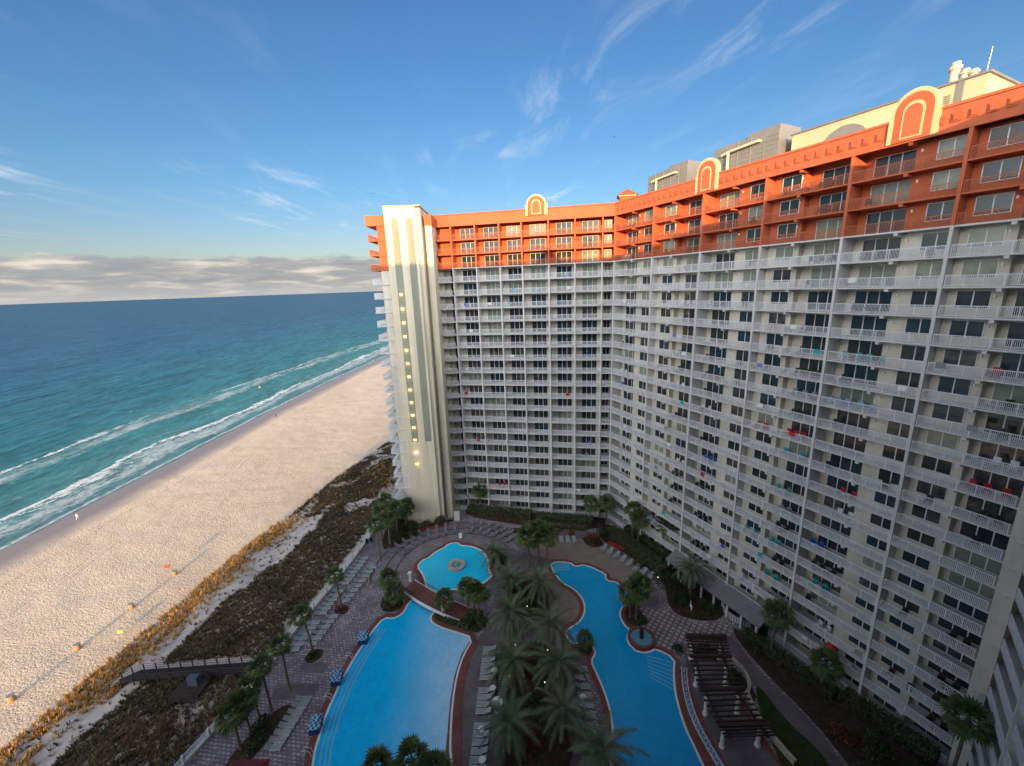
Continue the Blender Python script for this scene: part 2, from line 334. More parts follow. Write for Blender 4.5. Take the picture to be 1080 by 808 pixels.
def fbm(x, y): return .5 * vnoise(x, y) + .28 * vnoise(x * 2.1 + 5, y * 2.1) + .22 * vnoise(x * 4.3, y * 4.3 + 9)

# ------------------------------------------------------------------ sea, beach, dunes
def shore_x(y): return -126.5 + (0.00022 * max(0, y - 150) ** 2 if y < 500 else 26.9 + .16 * (y - 500))
def sheet(name, xs, ys, zf, m):
    vs = [(x if not callable(x) else x(y), y, zf(x if not callable(x) else x(y), y)) for y in ys for x in xs]; nx = len(xs)
    fs = [(j * nx + i, j * nx + i + 1, (j + 1) * nx + i + 1, (j + 1) * nx + i) for j in range(len(ys) - 1) for i in range(nx - 1)]
    me = bpy.data.meshes.new(name); me.from_pydata(vs, [], fs); me.materials.append(m); me.polygons.foreach_set('use_smooth', [True] * len(fs))
    return structure(put(me, name))

def sea_material():
    m = bpy.data.materials.new('sea water'); m.use_nodes = True; n, l = m.node_tree.nodes, m.node_tree.links; b = n['Principled BSDF']
    b.inputs['Roughness'].default_value = .10; b.inputs['IOR'].default_value = 1.33; b.inputs['Specular IOR Level'].default_value = .14
    g = n.new('ShaderNodeNewGeometry'); s = n.new('ShaderNodeSeparateXYZ'); l.new(g.outputs['Position'], s.inputs[0])
    def mth(op, a, b_=None, c=None, clamp=False):
        q = n.new('ShaderNodeMath'); q.operation = op; q.use_clamp = clamp
        for i, v in enumerate((a, b_, c)):
            if v is None: continue
            if isinstance(v, (int, float)): q.inputs[i].default_value = v
            else: l.new(v, q.inputs[i])
        return q.outputs[0]
    def noise(vec, sc, det=5, rough=.55, dist=0):
        t = n.new('ShaderNodeTexNoise'); l.new(vec, t.inputs[0]); t.inputs['Scale'].default_value = sc; t.inputs['Detail'].default_value = det; t.inputs['Roughness'].default_value = rough; t.inputs['Distortion'].default_value = dist; return t.outputs[0]
    def mapping(scale, rot=0):
        mp = n.new('ShaderNodeMapping'); mp.inputs['Scale'].default_value = scale; mp.inputs['Rotation'].default_value = (0, 0, rot); l.new(g.outputs['Position'], mp.inputs[0]); return mp.outputs[0]
    def mrange(v, a, b_, c, d, smooth=True):
        q = n.new('ShaderNodeMapRange'); q.interpolation_type = 'SMOOTHSTEP' if smooth else 'LINEAR'; l.new(v, q.inputs[0])
        for i, x in enumerate((a, b_, c, d)): q.inputs[i + 1].default_value = x
        return q.outputs[0]
    yy = mth('MAXIMUM', mth('SUBTRACT', s.outputs[1], 150), 0)
    y1 = mth('MINIMUM', yy, 350)
    bend = mth('ADD', mth('MULTIPLY', mth('MULTIPLY', y1, y1), .00022), mth('MULTIPLY', mth('SUBTRACT', yy, y1), .16))
    off = mth('SUBTRACT', mth('ADD', -126.5, bend), s.outputs[0])      # metres seaward of the waterline
    big = noise(mapping((1, .22, 1)), .035, 4)
    offn = mth('ADD', off, mth('MULTIPLY', mth('SUBTRACT', big, .5), 60))
    ramp = n.new('ShaderNodeValToRGB'); l.new(mth('DIVIDE', mth('MAXIMUM', offn, 0), 600), ramp.inputs[0])
    e = ramp.color_ramp.elements
    st = [(0, (.13, .22, .22)), (.02, (.10, .27, .26)), (.07, (.045, .215, .215)), (.18, (.034, .185, .225)), (.45, (.030, .15, .235)), (1, (.034, .125, .22))]
    while len(e) < len(st): e.new(.5)
    for i, (p, c) in enumerate(st): e[i].position = p; e[i].color = (*c, 1)
    # swell lines
    sw = n.new('ShaderNodeTexWave'); sw.wave_type = 'BANDS'; sw.bands_direction = 'X'; l.new(mapping((1, .16, 1), R(-7)), sw.inputs[0])
    sw.inputs['Scale'].default_value = .028; sw.inputs['Distortion'].default_value = 16; sw.inputs['Detail'].default_value = 4; sw.inputs['Detail Scale'].default_value = 1.9
    chop = noise(mapping((1, .45, 1), R(-10)), .32, 6, .62)
    chop2 = noise(mapping((1, .35, 1), R(-14)), .085, 4, .55)
    swv = mth('MULTIPLY', mth('POWER', sw.outputs['Fac'], 3), mrange(noise(mapping((1, .3, 1)), .02, 3), .38, .6, .1, 1))
    # foam
    fn1 = noise(mapping((1, .35, 1)), .10, 6, .6, .6); fn2 = noise(mapping((1, .6, 1)), .7, 5, .65, .4); fn3 = noise(mapping((1, .30, 1)), .045, 4)
    wob = mth('ADD', mth('MULTIPLY', mth('SUBTRACT', fn3, .5), 34), mth('MULTIPLY', mth('SUBTRACT', fn1, .5), 9))
    offf = mth('ADD', off, wob)
    def band(center, width, thr, gain, sharp=1.0):
        d = mth('ABSOLUTE', mth('SUBTRACT', offf, center)); k = mrange(d, 0, width, 1, 0)
        return mth('MULTIPLY', mrange(mth('ADD', mth('MULTIPLY', k, .55), mth('MULTIPLY', fn2, .75)), thr, thr + .14 / sharp, 0, 1), gain)
    f = mth('MULTIPLY', band(62, 8, .82, 1.0), mrange(fn3, .43, .58, .08, 1)); f = mth('MAXIMUM', f, mth('MULTIPLY', band(52, 20, .70, .6, .5), mrange(fn1, .42, .6, .2, 1)))
    f = mth('MAXIMUM', f, mth('MULTIPLY', band(84, 3.5, .93, .8), mrange(fn1, .5, .6, 0, 1)))
    f = mth('MAXIMUM', f, band(18, 6.5, .78, 1.0)); f = mth('MAXIMUM', f, mth('MULTIPLY', band(12, 12, .72, .6, .5), 1))
    f = mth('MAXIMUM', f, mth('MULTIPLY', band(32, 9, .86, .4, .6), mrange(fn1, .48, .62, 0, 1)))
    # swash edge
    d0 = mth('ADD', off, mth('MULTIPLY', mth('SUBTRACT', fn1, .5), 5)); sws = mth('MULTIPLY', mrange(mth('ABSOLUTE', mth('SUBTRACT', d0, 1.5)), 0, 1.3, 1, 0), mrange(fn2, .35, .55, .1, .75)); f = mth('MAXIMUM', f, sws)
    # whitecaps far out
    cap = mrange(mth('ADD', chop, mth('MULTIPLY', noise(mapping((1, .5, 1)), 1.1, 3), .4)), .93, 1.0, 0, .5); f = mth('MAXIMUM', f, cap)
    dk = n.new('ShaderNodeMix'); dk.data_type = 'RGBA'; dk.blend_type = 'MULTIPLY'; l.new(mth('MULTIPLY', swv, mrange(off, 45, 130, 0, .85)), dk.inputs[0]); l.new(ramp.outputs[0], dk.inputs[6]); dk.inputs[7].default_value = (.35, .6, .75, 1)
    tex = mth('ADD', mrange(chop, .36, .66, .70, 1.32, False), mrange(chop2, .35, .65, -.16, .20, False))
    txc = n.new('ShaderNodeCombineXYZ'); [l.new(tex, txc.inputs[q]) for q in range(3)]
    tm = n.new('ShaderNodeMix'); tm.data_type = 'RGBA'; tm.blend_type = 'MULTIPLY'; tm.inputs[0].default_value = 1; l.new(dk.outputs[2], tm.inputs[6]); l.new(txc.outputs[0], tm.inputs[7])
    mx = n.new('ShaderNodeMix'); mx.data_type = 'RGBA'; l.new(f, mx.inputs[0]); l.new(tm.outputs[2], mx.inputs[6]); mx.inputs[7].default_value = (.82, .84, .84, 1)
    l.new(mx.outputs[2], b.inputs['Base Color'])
    l.new(mrange(f, 0, 1, .10, .8, False), b.inputs['Roughness'])
    h = mth('ADD', mth('ADD', mth('MULTIPLY', chop, 1.3), mth('MULTIPLY', chop2, 2.8)), mth('MULTIPLY', swv, mrange(off, 30, 90, .1, .9)))
    h = mth('ADD', h, mth('MULTIPLY', f, .35))
    bp = n.new('ShaderNodeBump'); bp.inputs['Distance'].default_value = .55; bp.inputs['Strength'].default_value = .75; l.new(h, bp.inputs['Height']); df = n.new('ShaderNodeBsdfDiffuse'); gl = n.new('ShaderNodeBsdfGlossy'); fr = n.new('ShaderNodeFresnel'); fr.inputs[0].default_value = 1.33; mxs = n.new('ShaderNodeMixShader')
    l.new(mx.outputs[2], df.inputs[0]); l.new(bp.outputs[0], df.inputs['Normal']); l.new(bp.outputs[0], gl.inputs['Normal']); l.new(bp.outputs[0], fr.inputs['Normal']); l.new(mrange(f, 0, 1, .16, .8, False), gl.inputs['Roughness'])
    # steep facets of the waves keep the mean reflectance of a wind-ruffled sea well below that of a flat mirror
    l.new(mth('MULTIPLY', mth('MINIMUM', fr.outputs[0], .20), mrange(f, 0, 1, 1, .1, False)), mxs.inputs[0]); l.new(df.outputs[0], mxs.inputs[1]); l.new(gl.outputs[0], mxs.inputs[2])
    l.new(mxs.outputs[0], n['Material Output'].inputs[0]); return m
ys = [-600, -200] + list(range(-40, 620, 20)) + [700, 900, 1200, 1800, 3000, 6000, 15000, 60000]
xs = [-60000, -15000, -5000, -2000, -1000, -700, -500] + list(range(-420, -95, 20))
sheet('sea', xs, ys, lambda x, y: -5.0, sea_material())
# the coast bends away to the right far off: extend the sea over there too
def sand_material():
    m = bpy.data.materials.new('beach sand'); m.use_nodes = True; n, l = m.node_tree.nodes, m.node_tree.links; b = n['Principled BSDF']
    b.inputs['Roughness'].default_value = .95; b.inputs['Specular IOR Level'].default_value = .1
    g = n.new('ShaderNodeNewGeometry'); s = n.new('ShaderNodeSeparateXYZ'); l.new(g.outputs['Position'], s.inputs[0])
    def noise(sc, det=5, rough=.6, scale=(1, 1, 1), dist=0):
        mp = n.new('ShaderNodeMapping'); mp.inputs['Scale'].default_value = scale; l.new(g.outputs['Position'], mp.inputs[0])
        t = n.new('ShaderNodeTexNoise'); l.new(mp.outputs[0], t.inputs[0]); t.inputs['Scale'].default_value = sc; t.inputs['Detail'].default_value = det; t.inputs['Roughness'].default_value = rough; t.inputs['Distortion'].default_value = dist; return t.outputs[0]
    def mth(op, a, b_=None, c=None):
        q = n.new('ShaderNodeMath'); q.operation = op
        for i, v in enumerate((a, b_, c)):
            if v is None: continue
            if isinstance(v, (int, float)): q.inputs[i].default_value = v
            else: l.new(v, q.inputs[i])
        return q.outputs[0]
    def mrange(v, a, b_, c, d):
        q = n.new('ShaderNodeMapRange'); q.interpolation_type = 'SMOOTHSTEP'; l.new(v, q.inputs[0])
        for i, x in enumerate((a, b_, c, d)): q.inputs[i + 1].default_value = x
        return q.outputs[0]
    wet = mrange(mth('ADD', s.outputs[2], mth('MULTIPLY', mth('SUBTRACT', noise(.12, 4), .5), .10)), -4.90, -4.66, 1, 0)
    r = n.new('ShaderNodeValToRGB'); l.new(noise(.06, 6, .6, (1, .4, 1)), r.inputs[0])
    r.color_ramp.elements[0].position = .3; r.color_ramp.elements[0].color = (.72, .585, .44, 1); r.color_ramp.elements[1].position = .7; r.color_ramp.elements[1].color = (.84, .71, .55, 1)
    r2 = n.new('ShaderNodeMix'); r2.data_type = 'RGBA'; l.new(wet, r2.inputs[0]); l.new(r.outputs[0], r2.inputs[6]); r2.inputs[7].default_value = (.33, .28, .27, 1)
    wr = mth('MULTIPLY', mrange(mth('ABSOLUTE', mth('SUBTRACT', mth('ADD', s.outputs[2], mth('MULTIPLY', mth('SUBTRACT', noise(.09, 4), .5), .16)), -4.50)), 0, .035, 1, 0), mrange(noise(1.6, 4), .45, .6, 0, .5))
    r3 = n.new('ShaderNodeMix'); r3.data_type = 'RGBA'; l.new(wr, r3.inputs[0]); l.new(r2.outputs[2], r3.inputs[6]); r3.inputs[7].default_value = (.30, .23, .17, 1)
    l.new(r3.outputs[2], b.inputs['Base Color'])
    l.new(mrange(wet, 0, 1, .95, .35), b.inputs['Roughness'])
    v = n.new('ShaderNodeTexVoronoi'); v.inputs['Scale'].default_value = 2.1; l.new(g.outputs['Position'], v.inputs[0]); v.inputs['Randomness'].default_value = 1
    h = mth('ADD', mth('MULTIPLY', noise(2.3, 5, .65), .55), mth('MULTIPLY', mrange(v.outputs[0], .0, .42, 0, 1), .17))
    h = mth('ADD', h, mth('MULTIPLY', noise(.16, 3, .5), 1.3))
    tx = mth('ADD', s.outputs[0], mth('MULTIPLY', mth('SUBTRACT', noise(.018, 2), .5), 22))
    for c_ in (-97.0, -98.8):
        k_ = mrange(mth('ABSOLUTE', mth('SUBTRACT', tx, c_)), 0, .42, 1, 0); h = mth('SUBTRACT', h, mth('MULTIPLY', k_, .16))
    h = mth('MULTIPLY', h, mrange(wet, 0, 1, 1, .06))
    bp = n.new('ShaderNodeBump'); bp.inputs['Distance'].default_value = .55; bp.inputs['Strength'].default_value = 1.0; l.new(h, bp.inputs['Height']); l.new(bp.outputs[0], b.inputs['Normal'])
    return m
M['sand'] = sand_material()
def beach_z(x, y):
    d = x - shore_x(y)
    z = -5.0 + .022 * d if d < 12 else -4.736 + .05 * (d - 12) if d < 18 else min(-4.0, -4.436 + .012 * (d - 18))
    return z + .10 * (fbm(x * .05, y * .03) - .5) * (1 if d > 4 else .3)
ys2 = [-300, -120] + [y * 6 for y in range(-6, 90)] + [600, 700, 900, 1300, 2000, 4000]
sheet('beach', [(lambda y, k=k: shore_x(y) + k) for k in [-25, -12, -6, -2, 2, 5, 9, 12, 15, 18, 24, 32, 40, 50, 60, 75, 100, 160]], ys2, beach_z, M['sand'])
# inland ground, one big sheet
gm = mat('scrub ground', (.12, .11, .08), .95, .3, .05)
me = bpy.data.meshes.new('ground'); me.from_pydata([(-55, -30000, -4.7), (60000, -30000, -4.7), (60000, 60000, -4.7), (9000, 60000, -4.7), (-40, 600, -4.7), (-52, 200, -4.7)], [], [(0, 1, 2, 3, 4, 5)]); me.materials.append(gm)
structure(put(me, 'ground'))

# dunes
TOE_Y = [-50, 42, 57, 82, 100, 118, 153, 260, 420]; TOE_X = [-71, -70, -68, -65, -61.5, -59, -50, -34, -20]
def dune_z(x, y):
    u = x - interp(y, TOE_Y, TOE_X)
    if u < 0: return -4.35 + max(-.6, u * .1)
    base = interp(u, [0, 3, 7, 14, 26, 40], [-4.0, -3.1, -2.7, -1.9, -1.3, -1.1])
    return base + 1.5 * (fbm(x * .16, y * .10) - .5) * min(1, u / 4) + .35 * (fbm(x * .7, y * .7) - .5)
def dune_mat():
    m = mat('dune sand', (.62, .56, .50), .95, .1, .4, .06, 3, .1, col2=(.40, .36, .33)); return m
M['dune'] = dune_mat()
ysd = [y * 1.5 for y in range(5, 108)] + [165 + k * 6 for k in range(40)]
def dx(k): return lambda y: interp(y, TOE_Y, TOE_X) + k
sheet('dunes', [dx(k) for k in [-3] + [q * 1.2 for q in range(0, 36)]], ysd, lambda x, y: dune_z(x, y) if not (-41.5 + (y - 37) * .135 < x and y < 104) else min(-.35, dune_z(x, y)), M['dune'])

# dune grass: tufts of blades (stuff)
def tufts(name, region, density, hmin, hmax, matname, cover, seed, wid=.05, nb=6, lean=.5):
    rnd = random.Random(seed); mb = MB(); x0, x1, y0, y1 = region
    for _ in range(int((x1 - x0) * (y1 - y0) * density)):
        u = rnd.uniform(x0, x1); y = rnd.uniform(y0, y1); x = interp(y, TOE_Y, TOE_X) + u
        if x > -42.3 + (y - 37) * .135 and y < 104: continue
        if abs(y - 51.5) < 1.6 and x > -62: continue
        if rnd.random() > cover(u, x, y): continue
        z = dune_z(x, y); hh = rnd.uniform(hmin, hmax) * (.7 + .6 * fbm(x * .3, y * .3))
        for _b in range(nb):
            a = rnd.uniform(0, 6.283); ca, sa = math.cos(a), math.sin(a); q = rnd.uniform(0, .22); le = rnd.uniform(.15, lean) * hh; wd = wid * rnd.uniform(.7, 1.5)
            bx, by = x + ca * q, y + sa * q; h1 = hh * rnd.uniform(.6, 1.1)
            mb.add([(bx - sa * wd, by + ca * wd, z - .05), (bx + sa * wd, by - ca * wd, z - .05), (bx + ca * le * .5 + sa * wd * .8, by + sa * le * .5 - ca * wd * .8, z + h1 * .62), (bx + ca * le * .5 - sa * wd * .8, by + sa * le * .5 + ca * wd * .8, z + h1 * .62), (bx + ca * le * 1.3, by + sa * le * 1.3, z + h1)], [(0, 1, 2, 3), (3, 2, 4)])
    o = mb.build(name, matname); o['kind'] = 'stuff'; return o
M['straw'] = leafmat('golden dune grass', (.66, .40, .12), (.36, .19, .06))
M['brush'] = mat('brown dune scrub', (.170, .122, .070), .9, .2, .16, spec=.1, col2=(.060, .050, .032))
M['green'] = leafmat('olive dune scrub', (.085, .090, .040), (.045, .048, .024))
def cov_straw(u, x, y):
    a = 1.0 if u < (6.5 if y > 52 else 9.5) else (.012 if u > 9 else .3)
    if y > 96: a = .12
    return a * (1 if fbm(x * .22 + 3, y * .16) > .44 else .05)
def cov_brush(u, x, y):
    if y > 96: return 1 if fbm(x * .30, y * .22 + 7) > .47 else .08
    a = .10 if u < 6 else .03 if u < 12.5 + 8 * (fbm(x * .1, y * .06) - .5) else 1.0
    return a * (1 if fbm(x * .2, y * .2) > .30 else .35)
tufts('dune_grass', (.5, 30, 20, 130), 5.5, .5, 1.0, 'straw', cov_straw, 1)
tufts('dune_scrub', (2, 34, 20, 175), 11, .22, .62, 'brush', cov_brush, 2, wid=.05, nb=8, lean=.8)
tufts('dune_scrub', (8, 34, 20, 120), 1.2, .3, .75, 'green', lambda u, x, y: cov_brush(u, x, y) * (1 if fbm(x * .13 + 11, y * .13) > .5 else .1), 3, wid=.11, nb=6, lean=1.0)

# ------------------------------------------------------------------ pool deck
def flat(name, pts, z, m, sm=0, thick=None, parent=None):
    if sm: pts = smooth_poly(pts, sm)
    mb = MB()
    mb.prism(pts, z - (thick or .0), z) if thick else mb.add([(x, y, z) for x, y in pts], [tuple(range(len(pts)))])
    o = mb.build(name, m, parent)
    return o
DECK = [(-44.5, -2), (-40.6, 36), (-36.6, 59), (-33, 83), (-31.8, 101), (-20, 104), (70, 104), (70, -2)]
structure(flat('pool_deck', DECK, 0, 'paver', 0, 4.9))
# zones of other paving
structure(flat('paving', [(-30, 72), (-33, 84), (-24, 85), (-14, 88), (-4, 86), (4, 80), (6, 73), (-1, 66), (-6, 63), (-21, 68)], .006, 'slate', 2))
structure(flat('paving', [(-32.6, 48.9), (-29.0, 48.7), (-28.6, 50.3), (-32.9, 50.5)], .006, 'plain'))
structure(flat('paving', [(-34.6, 44.9), (-28.8, 44.9), (-28.6, 47.0), (-34.9, 47.2)], .006, 'plain'))
structure(flat('paving', [(-7.2, 53.5), (-4.0, 57), (-2.8, 64), (3, 80), (8, 84), (20, 80), (24, 70), (25, 60), (20, 58), (8, 50), (9.0, 33), (-9.0, 33), (-9.0, 44)], .010, 'plain', 1))
structure(flat('paving', [(19.5, 59.5), (24.8, 57.8), (29, 54.8), (33, 55.2), (33.2, 52), (28, 50.0), (22.6, 49.6), (19.6, 51), (17.8, 54.5)], .014, 'check', 1))
structure(flat('paving', [(2, 74), (3.5, 80.5), (14, 79.5), (22, 72), (24.5, 66), (20.5, 62), (17, 66), (12, 70.8), (6, 72.4)], .018, 'tan', 1))
structure(flat('paving', [(1.7, 69.8), (6.4, 70), (8.0, 64.5), (10.5, 61), (9.4, 56.5), (4, 54.5), (0, 57), (-.5, 63)], .018, 'tan', 1))
# curving rings of paving round the upper pool
mb = MB()
cx, cy = -12.4, 71.2
for rr in (11.2, 13.4, 15.6):
    pts = []
    for k in range(0, 29):
        a = R(28 + k * 6); pts.append((cx + rr * math.cos(a) * 1.05, cy + rr * math.sin(a) * .98))
    for i in range(len(pts) - 1):
        a, b = Vector(pts[i]), Vector(pts[i + 1]); nn = (b - a).normalized(); nn = Vector((-nn.y, nn.x)) * .16
        mb.add([(a.x + nn.x, a.y + nn.y, .022), (a.x - nn.x, a.y - nn.y, .022), (b.x - nn.x, b.y - nn.y, .022), (b.x + nn.x, b.y + nn.y, .022)], [(0, 1, 2, 3)])
M['darkline'] = mat('dark paving band', (.075, .06, .065), .85, .1, 1)
structure(mb.build('paving', 'darkline'))

POOL_MAIN = [(-19.5, 61.8), (-19.8, 59.8), (-20.4, 58.8), (-21.5, 58.2), (-23.0, 58.5), (-23.9, 56.1), (-24.5, 53.8), (-25.1, 51.3), (-25.4, 49.2), (-25.7, 47.1), (-25.7, 45.1), (-25.8, 42.9), (-25.5, 40.5), (-25.3, 38.4), (-24.8, 36.8), (-24.0, 33.1), (-21, 29), (-14, 27), (-9, 29), (-8.3, 33.7), (-8.9, 37.2), (-9.1, 37.7), (-9.4, 40.6), (-9.6, 43.9), (-9.5, 47.5), (-8.9, 50.9), (-7.6, 53.8), (-10.6, 55.0), (-13.3, 56.1), (-15.1, 57.4), (-15.2, 59.1), (-13.5, 60.7), (-14.6, 61.6), (-18.4, 63.1)]
POOL_UP = [(-15.1, 78.4), (-12.9, 78.9), (-12.6, 77.8), (-10.5, 77.5), (-8.5, 76.5), (-7.1, 74.9), (-6.0, 71.9), (-6.0, 69.3), (-5.1, 68.2), (-6.3, 66.6), (-7.9, 65.3), (-10.1, 64.6), (-12.6, 64.9), (-15.0, 64.3), (-17.2, 65.7), (-17.7, 67.4), (-18.7, 69.5), (-20.1, 71.4), (-19.5, 73.4), (-18.4, 73.8), (-17.3, 75.9), (-15.3, 77.4)]
POOL_R = [(6.4, 71.3), (10.2, 71.0), (10.8, 69.8), (11.7, 69.7), (12.6, 70.1), (14.1, 69.3), (16.4, 67.3), (16.0, 66.3), (16.5, 65.2), (17.7, 65.2), (18.6, 63.4), (19.2, 61.3), (19.4, 60.6), (17.8, 59.7), (16.7, 58.4), (16.3, 56.8), (16.6, 55.2), (17.2, 54.3), (16.4, 53.2), (16.2, 51.8), (16.8, 50.7), (16.9, 50.4), (18.1, 49.9), (19.3, 50.1), (20.1, 50.6), (22.2, 48.9), (21.2, 46.9), (20.3, 44.1), (19.9, 41.7), (19.7, 39.3), (19.9, 37.1), (20.0, 35.3), (20.3, 32.2), (17, 28), (11, 29), (9.3, 33.6), (9.9, 35.6), (10.7, 38.2), (11.1, 39.6), (11.3, 42.0), (11.1, 44.6), (10.6, 47.1), (10.2, 49.0), (11.2, 50.3), (10.9, 51.8), (9.6, 52.5), (7.8, 52.2), (7.2, 53.6), (7.4, 54.7), (9.5, 55.9), (10.8, 57.7), (11.3, 60.0), (10.9, 62.1), (9.8, 64.0), (8.0, 65.5), (6.8, 68.6)]
def pool(name, pts, wm, label, cop=.75, sm=1):
    p = smooth_poly(pts, sm); t = empty(name); tag(t, label, 'swimming pool', 'swimming pools of the courtyard')
    flat('water', p, .045, wm, parent=t)
    a = offset(p, .26); b = offset(p, .26 + cop)
    mb = MB(); ring(mb, p, a, .02, .075); mb.build('pool_edge', 'copingw', t)
    mb = MB(); ring(mb, a, b, .0, .062); mb.build('coping', 'brick', t)
    return t, p
pm, pmp = pool('swimming_pool', POOL_MAIN, 'water', 'large blue main pool left of the palm island, shallow along its right side', .85)
pu, pup = pool('swimming_pool', POOL_UP, 'water2', 'small rounded blue pool with a stone ring in its middle, near the tower', .8)
pr, prp = pool('swimming_pool', POOL_R, 'water3', 'long winding deep blue pool between the palm island and the pergola', .7)
# wide red brick walk on the right of the main pool
flat('brick_walk', [(-9.2, 33.0), (-9.5, 37.7), (-9.8, 44), (-9.7, 47.5), (-9.1, 50.9), (-7.7, 54.0), (-6.5, 53.2), (-7.6, 50.4), (-8.2, 46.5), (-8.0, 41), (-7.4, 36), (-7.0, 33)], .056, 'brick', 0, .05, pm)
# steps along the left side of the main pool, of the right pool
def steps(par, pts, k0, k1, offs, z=.049):
    for d in offs:
        q = offset(pts, -d); q2 = offset(pts, -d - .20); mb = MB()
        for i in range(k0, k1):
            mb.add([(q[i][0], q[i][1], z), (q[i + 1][0], q[i + 1][1], z), (q2[i + 1][0], q2[i + 1][1], z), (q2[i][0], q2[i][1], z)], [(0, 1, 2, 3)])
        mb.build('pool_step', 'poolstep', par)
steps(pm, pmp, 9, 31, (.55, 1.1, 1.65))
def poly_steps(par, lines):
    for a, b, wd in lines:
        a, b = Vector(a), Vector(b); nn = (b - a).normalized(); nn = Vector((-nn.y, nn.x)) * wd; mb = MB()
        mb.add([(a.x, a.y, .049), (b.x, b.y, .049), (b.x + nn.x, b.y + nn.y, .049), (a.x + nn.x, a.y + nn.y, .049)], [(0, 1, 2, 3)]); mb.build('pool_step', 'poolstep', par)
poly_steps(pr, [((7.0, 70.6 - k * .55), (10.0, 70.5 - k * .55), .22) for k in range(4)])
poly_steps(pr, [((18.4 - k * .12, 49.5 - k * .55), (21.6 - k * .05, 48.3 - k * .8), .12) for k in range(7)])
poly_steps(pr, [((7.9, 53.9 - .35 * k), (9.3, 54.2 - .35 * k), .14) for k in range(3)])
# blue and white mosaic channel beside the right pool
TS = smooth_poly([(23.6, 48.7), (22.2, 45.3), (21.5, 42.2), (21.4, 39.4), (21.7, 37.2), (22.0, 35.3), (22.5, 32.9)], 2, False)
t = empty('mosaic_channel'); tag(t, 'curved blue and white mosaic channel with white rims between right pool and pergola', 'water channel')
def ribbon(pts, w0, w1, z0, z1, d=0):
    mb = MB(); n = len(pts); L = []; Rr = []
    for i in range(n):
        a = Vector(pts[max(0, i - 1)]); b = Vector(pts[min(n - 1, i + 1)]); tt = (b - a).normalized(); nn = Vector((-tt.y, tt.x)); ww = lerp(w0, w1, i / (n - 1)); p = Vector(pts[i]) + nn * d
        L.append(p + nn * ww); Rr.append(p - nn * ww)
    mb.prism([(p.x, p.y) for p in L] + [(p.x, p.y) for p in reversed(Rr)], z0, z1); return mb
ribbon(TS, .08, .26, 0, .10).build('mosaic_bed', 'tile', t)
ribbon(TS, .04, .04, 0, .16, -.32).build('rim', 'copingw', t); ribbon(TS, .04, .04, 0, .16, .32).build('rim', 'copingw', t)
structure(ribbon([(p[0] + .95, p[1] + .1) for p in TS], .35, .5, 0, .03).build('paving', 'brick'))
structure(ribbon([(p[0] - 1.0, p[1]) for p in TS], .5, .6, 0, .026).build('paving', 'brick'))

# stone ring fountain and red rimmed round fountain
t = empty('ring_fountain', (-12.3, 71.2, 0)); tag(t, 'grey stone ring with pale water inside, in the middle of the small pool', 'fountain')
mb = MB(); ring(mb, [(1.0 * math.cos(a * .2618), 1.0 * math.sin(a * .2618)) for a in range(24)], [(1.75 * math.cos(a * .2618), 1.75 * math.sin(a * .2618)) for a in range(24)], 0, .45); mb.build('stone_rim', 'stone', t)
mb = MB(); mb.lathe([(1.0, .05), (1.0, .32), (.01, .34)], 20); mb.build('basin_water', 'waterfount', t)
mb = MB(); mb.lathe([(.25, .1), (.3, .5), (.12, .7), (.02, .72)], 12); mb.build('nozzle', 'stone', t)
t = empty('round_fountain', (18.55, 52.5, 0)); tag(t, 'round red brick fountain with pale water and dark centre post, beside the right pool', 'fountain')
def circ(r, n=28): return [(r * math.cos(2 * math.pi * a / n), r * math.sin(2 * math.pi * a / n)) for a in range(n)]
mb = MB(); ring(mb, circ(1.6), circ(2.05), 0, .5); mb.build('brick_rim', 'brick', t)
mb = MB(); mb.lathe([(1.6, .05), (1.6, .36), (.01, .37)], 24); mb.build('basin_water', 'waterfount', t)
mb = MB(); mb.lathe([(.34, .1), (.3, .9), (.36, 1.5), (.3, 2.0), (.1, 2.1)], 12); mb.build('centre_post', 'dark', t)

# beds, lawns, island
def bed(pts, m, z=.03, sm=1, thick=.03, name='planting_bed'): return structure(flat(name, pts, z, m, sm, thick))
ISLAND = [(-4.3, 50.8), (-1.7, 52.7), (3.7, 52.8), (5.6, 50.4), (6.1, 45.9), (6.4, 40.7), (4.9, 34), (-3.0, 32.0), (-3.0, 41.1), (-3.8, 47.0)]
HEDGE_BACK = [(-13.1, 93.6), (21.0, 87.5), (20.6, 82.6), (11.4, 81.8), (-4.5, 86.4), (-12.0, 89.5)]
BEDR = [(20.6, 85.3), (29.2, 72.0), (34.5, 57.9), (32.4, 55.6), (29.1, 55.6), (25.8, 56.9), (25.2, 59.8), (26.4, 63.1), (25.8, 67.1), (21.5, 74.0), (17.8, 78.0), (18.6, 82.2)]
LAWNR = [(31.9, 45.3), (32.5, 39.8), (34.2, 36.5), (34.2, 33.8), (28.9, 32.0), (28.9, 35.8), (30.2, 41.7)]
BEDR2 = [(33.8, 54.6), (37.8, 47.2), (41.0, 42.3), (43.4, 38.0), (46.0, 33.5), (44.3, 30.7), (36.5, 31.5), (36.3, 35.5), (35.9, 39.7), (33.9, 46.2), (32.9, 52.3)]
PATHR = [(28.9, 53.2), (32.5, 53.0), (33.2, 46.0), (35.6, 39.7), (35.9, 35.5), (35.2, 32.0), (33.0, 32), (34.2, 36.1), (32.5, 39.6), (31.0, 47.1), (28.0, 51.1)]
bed(ISLAND, 'mulch', .04, 2); bed(HEDGE_BACK, 'mulch', .04); bed(BEDR, 'mulch', .04, 2); bed(BEDR2, 'mulch', .04, 1)
bed(LAWNR, 'lawn', .05, 2, .03, 'lawn'); structure(flat('path', PATHR, .034, 'plain', 1, .03))
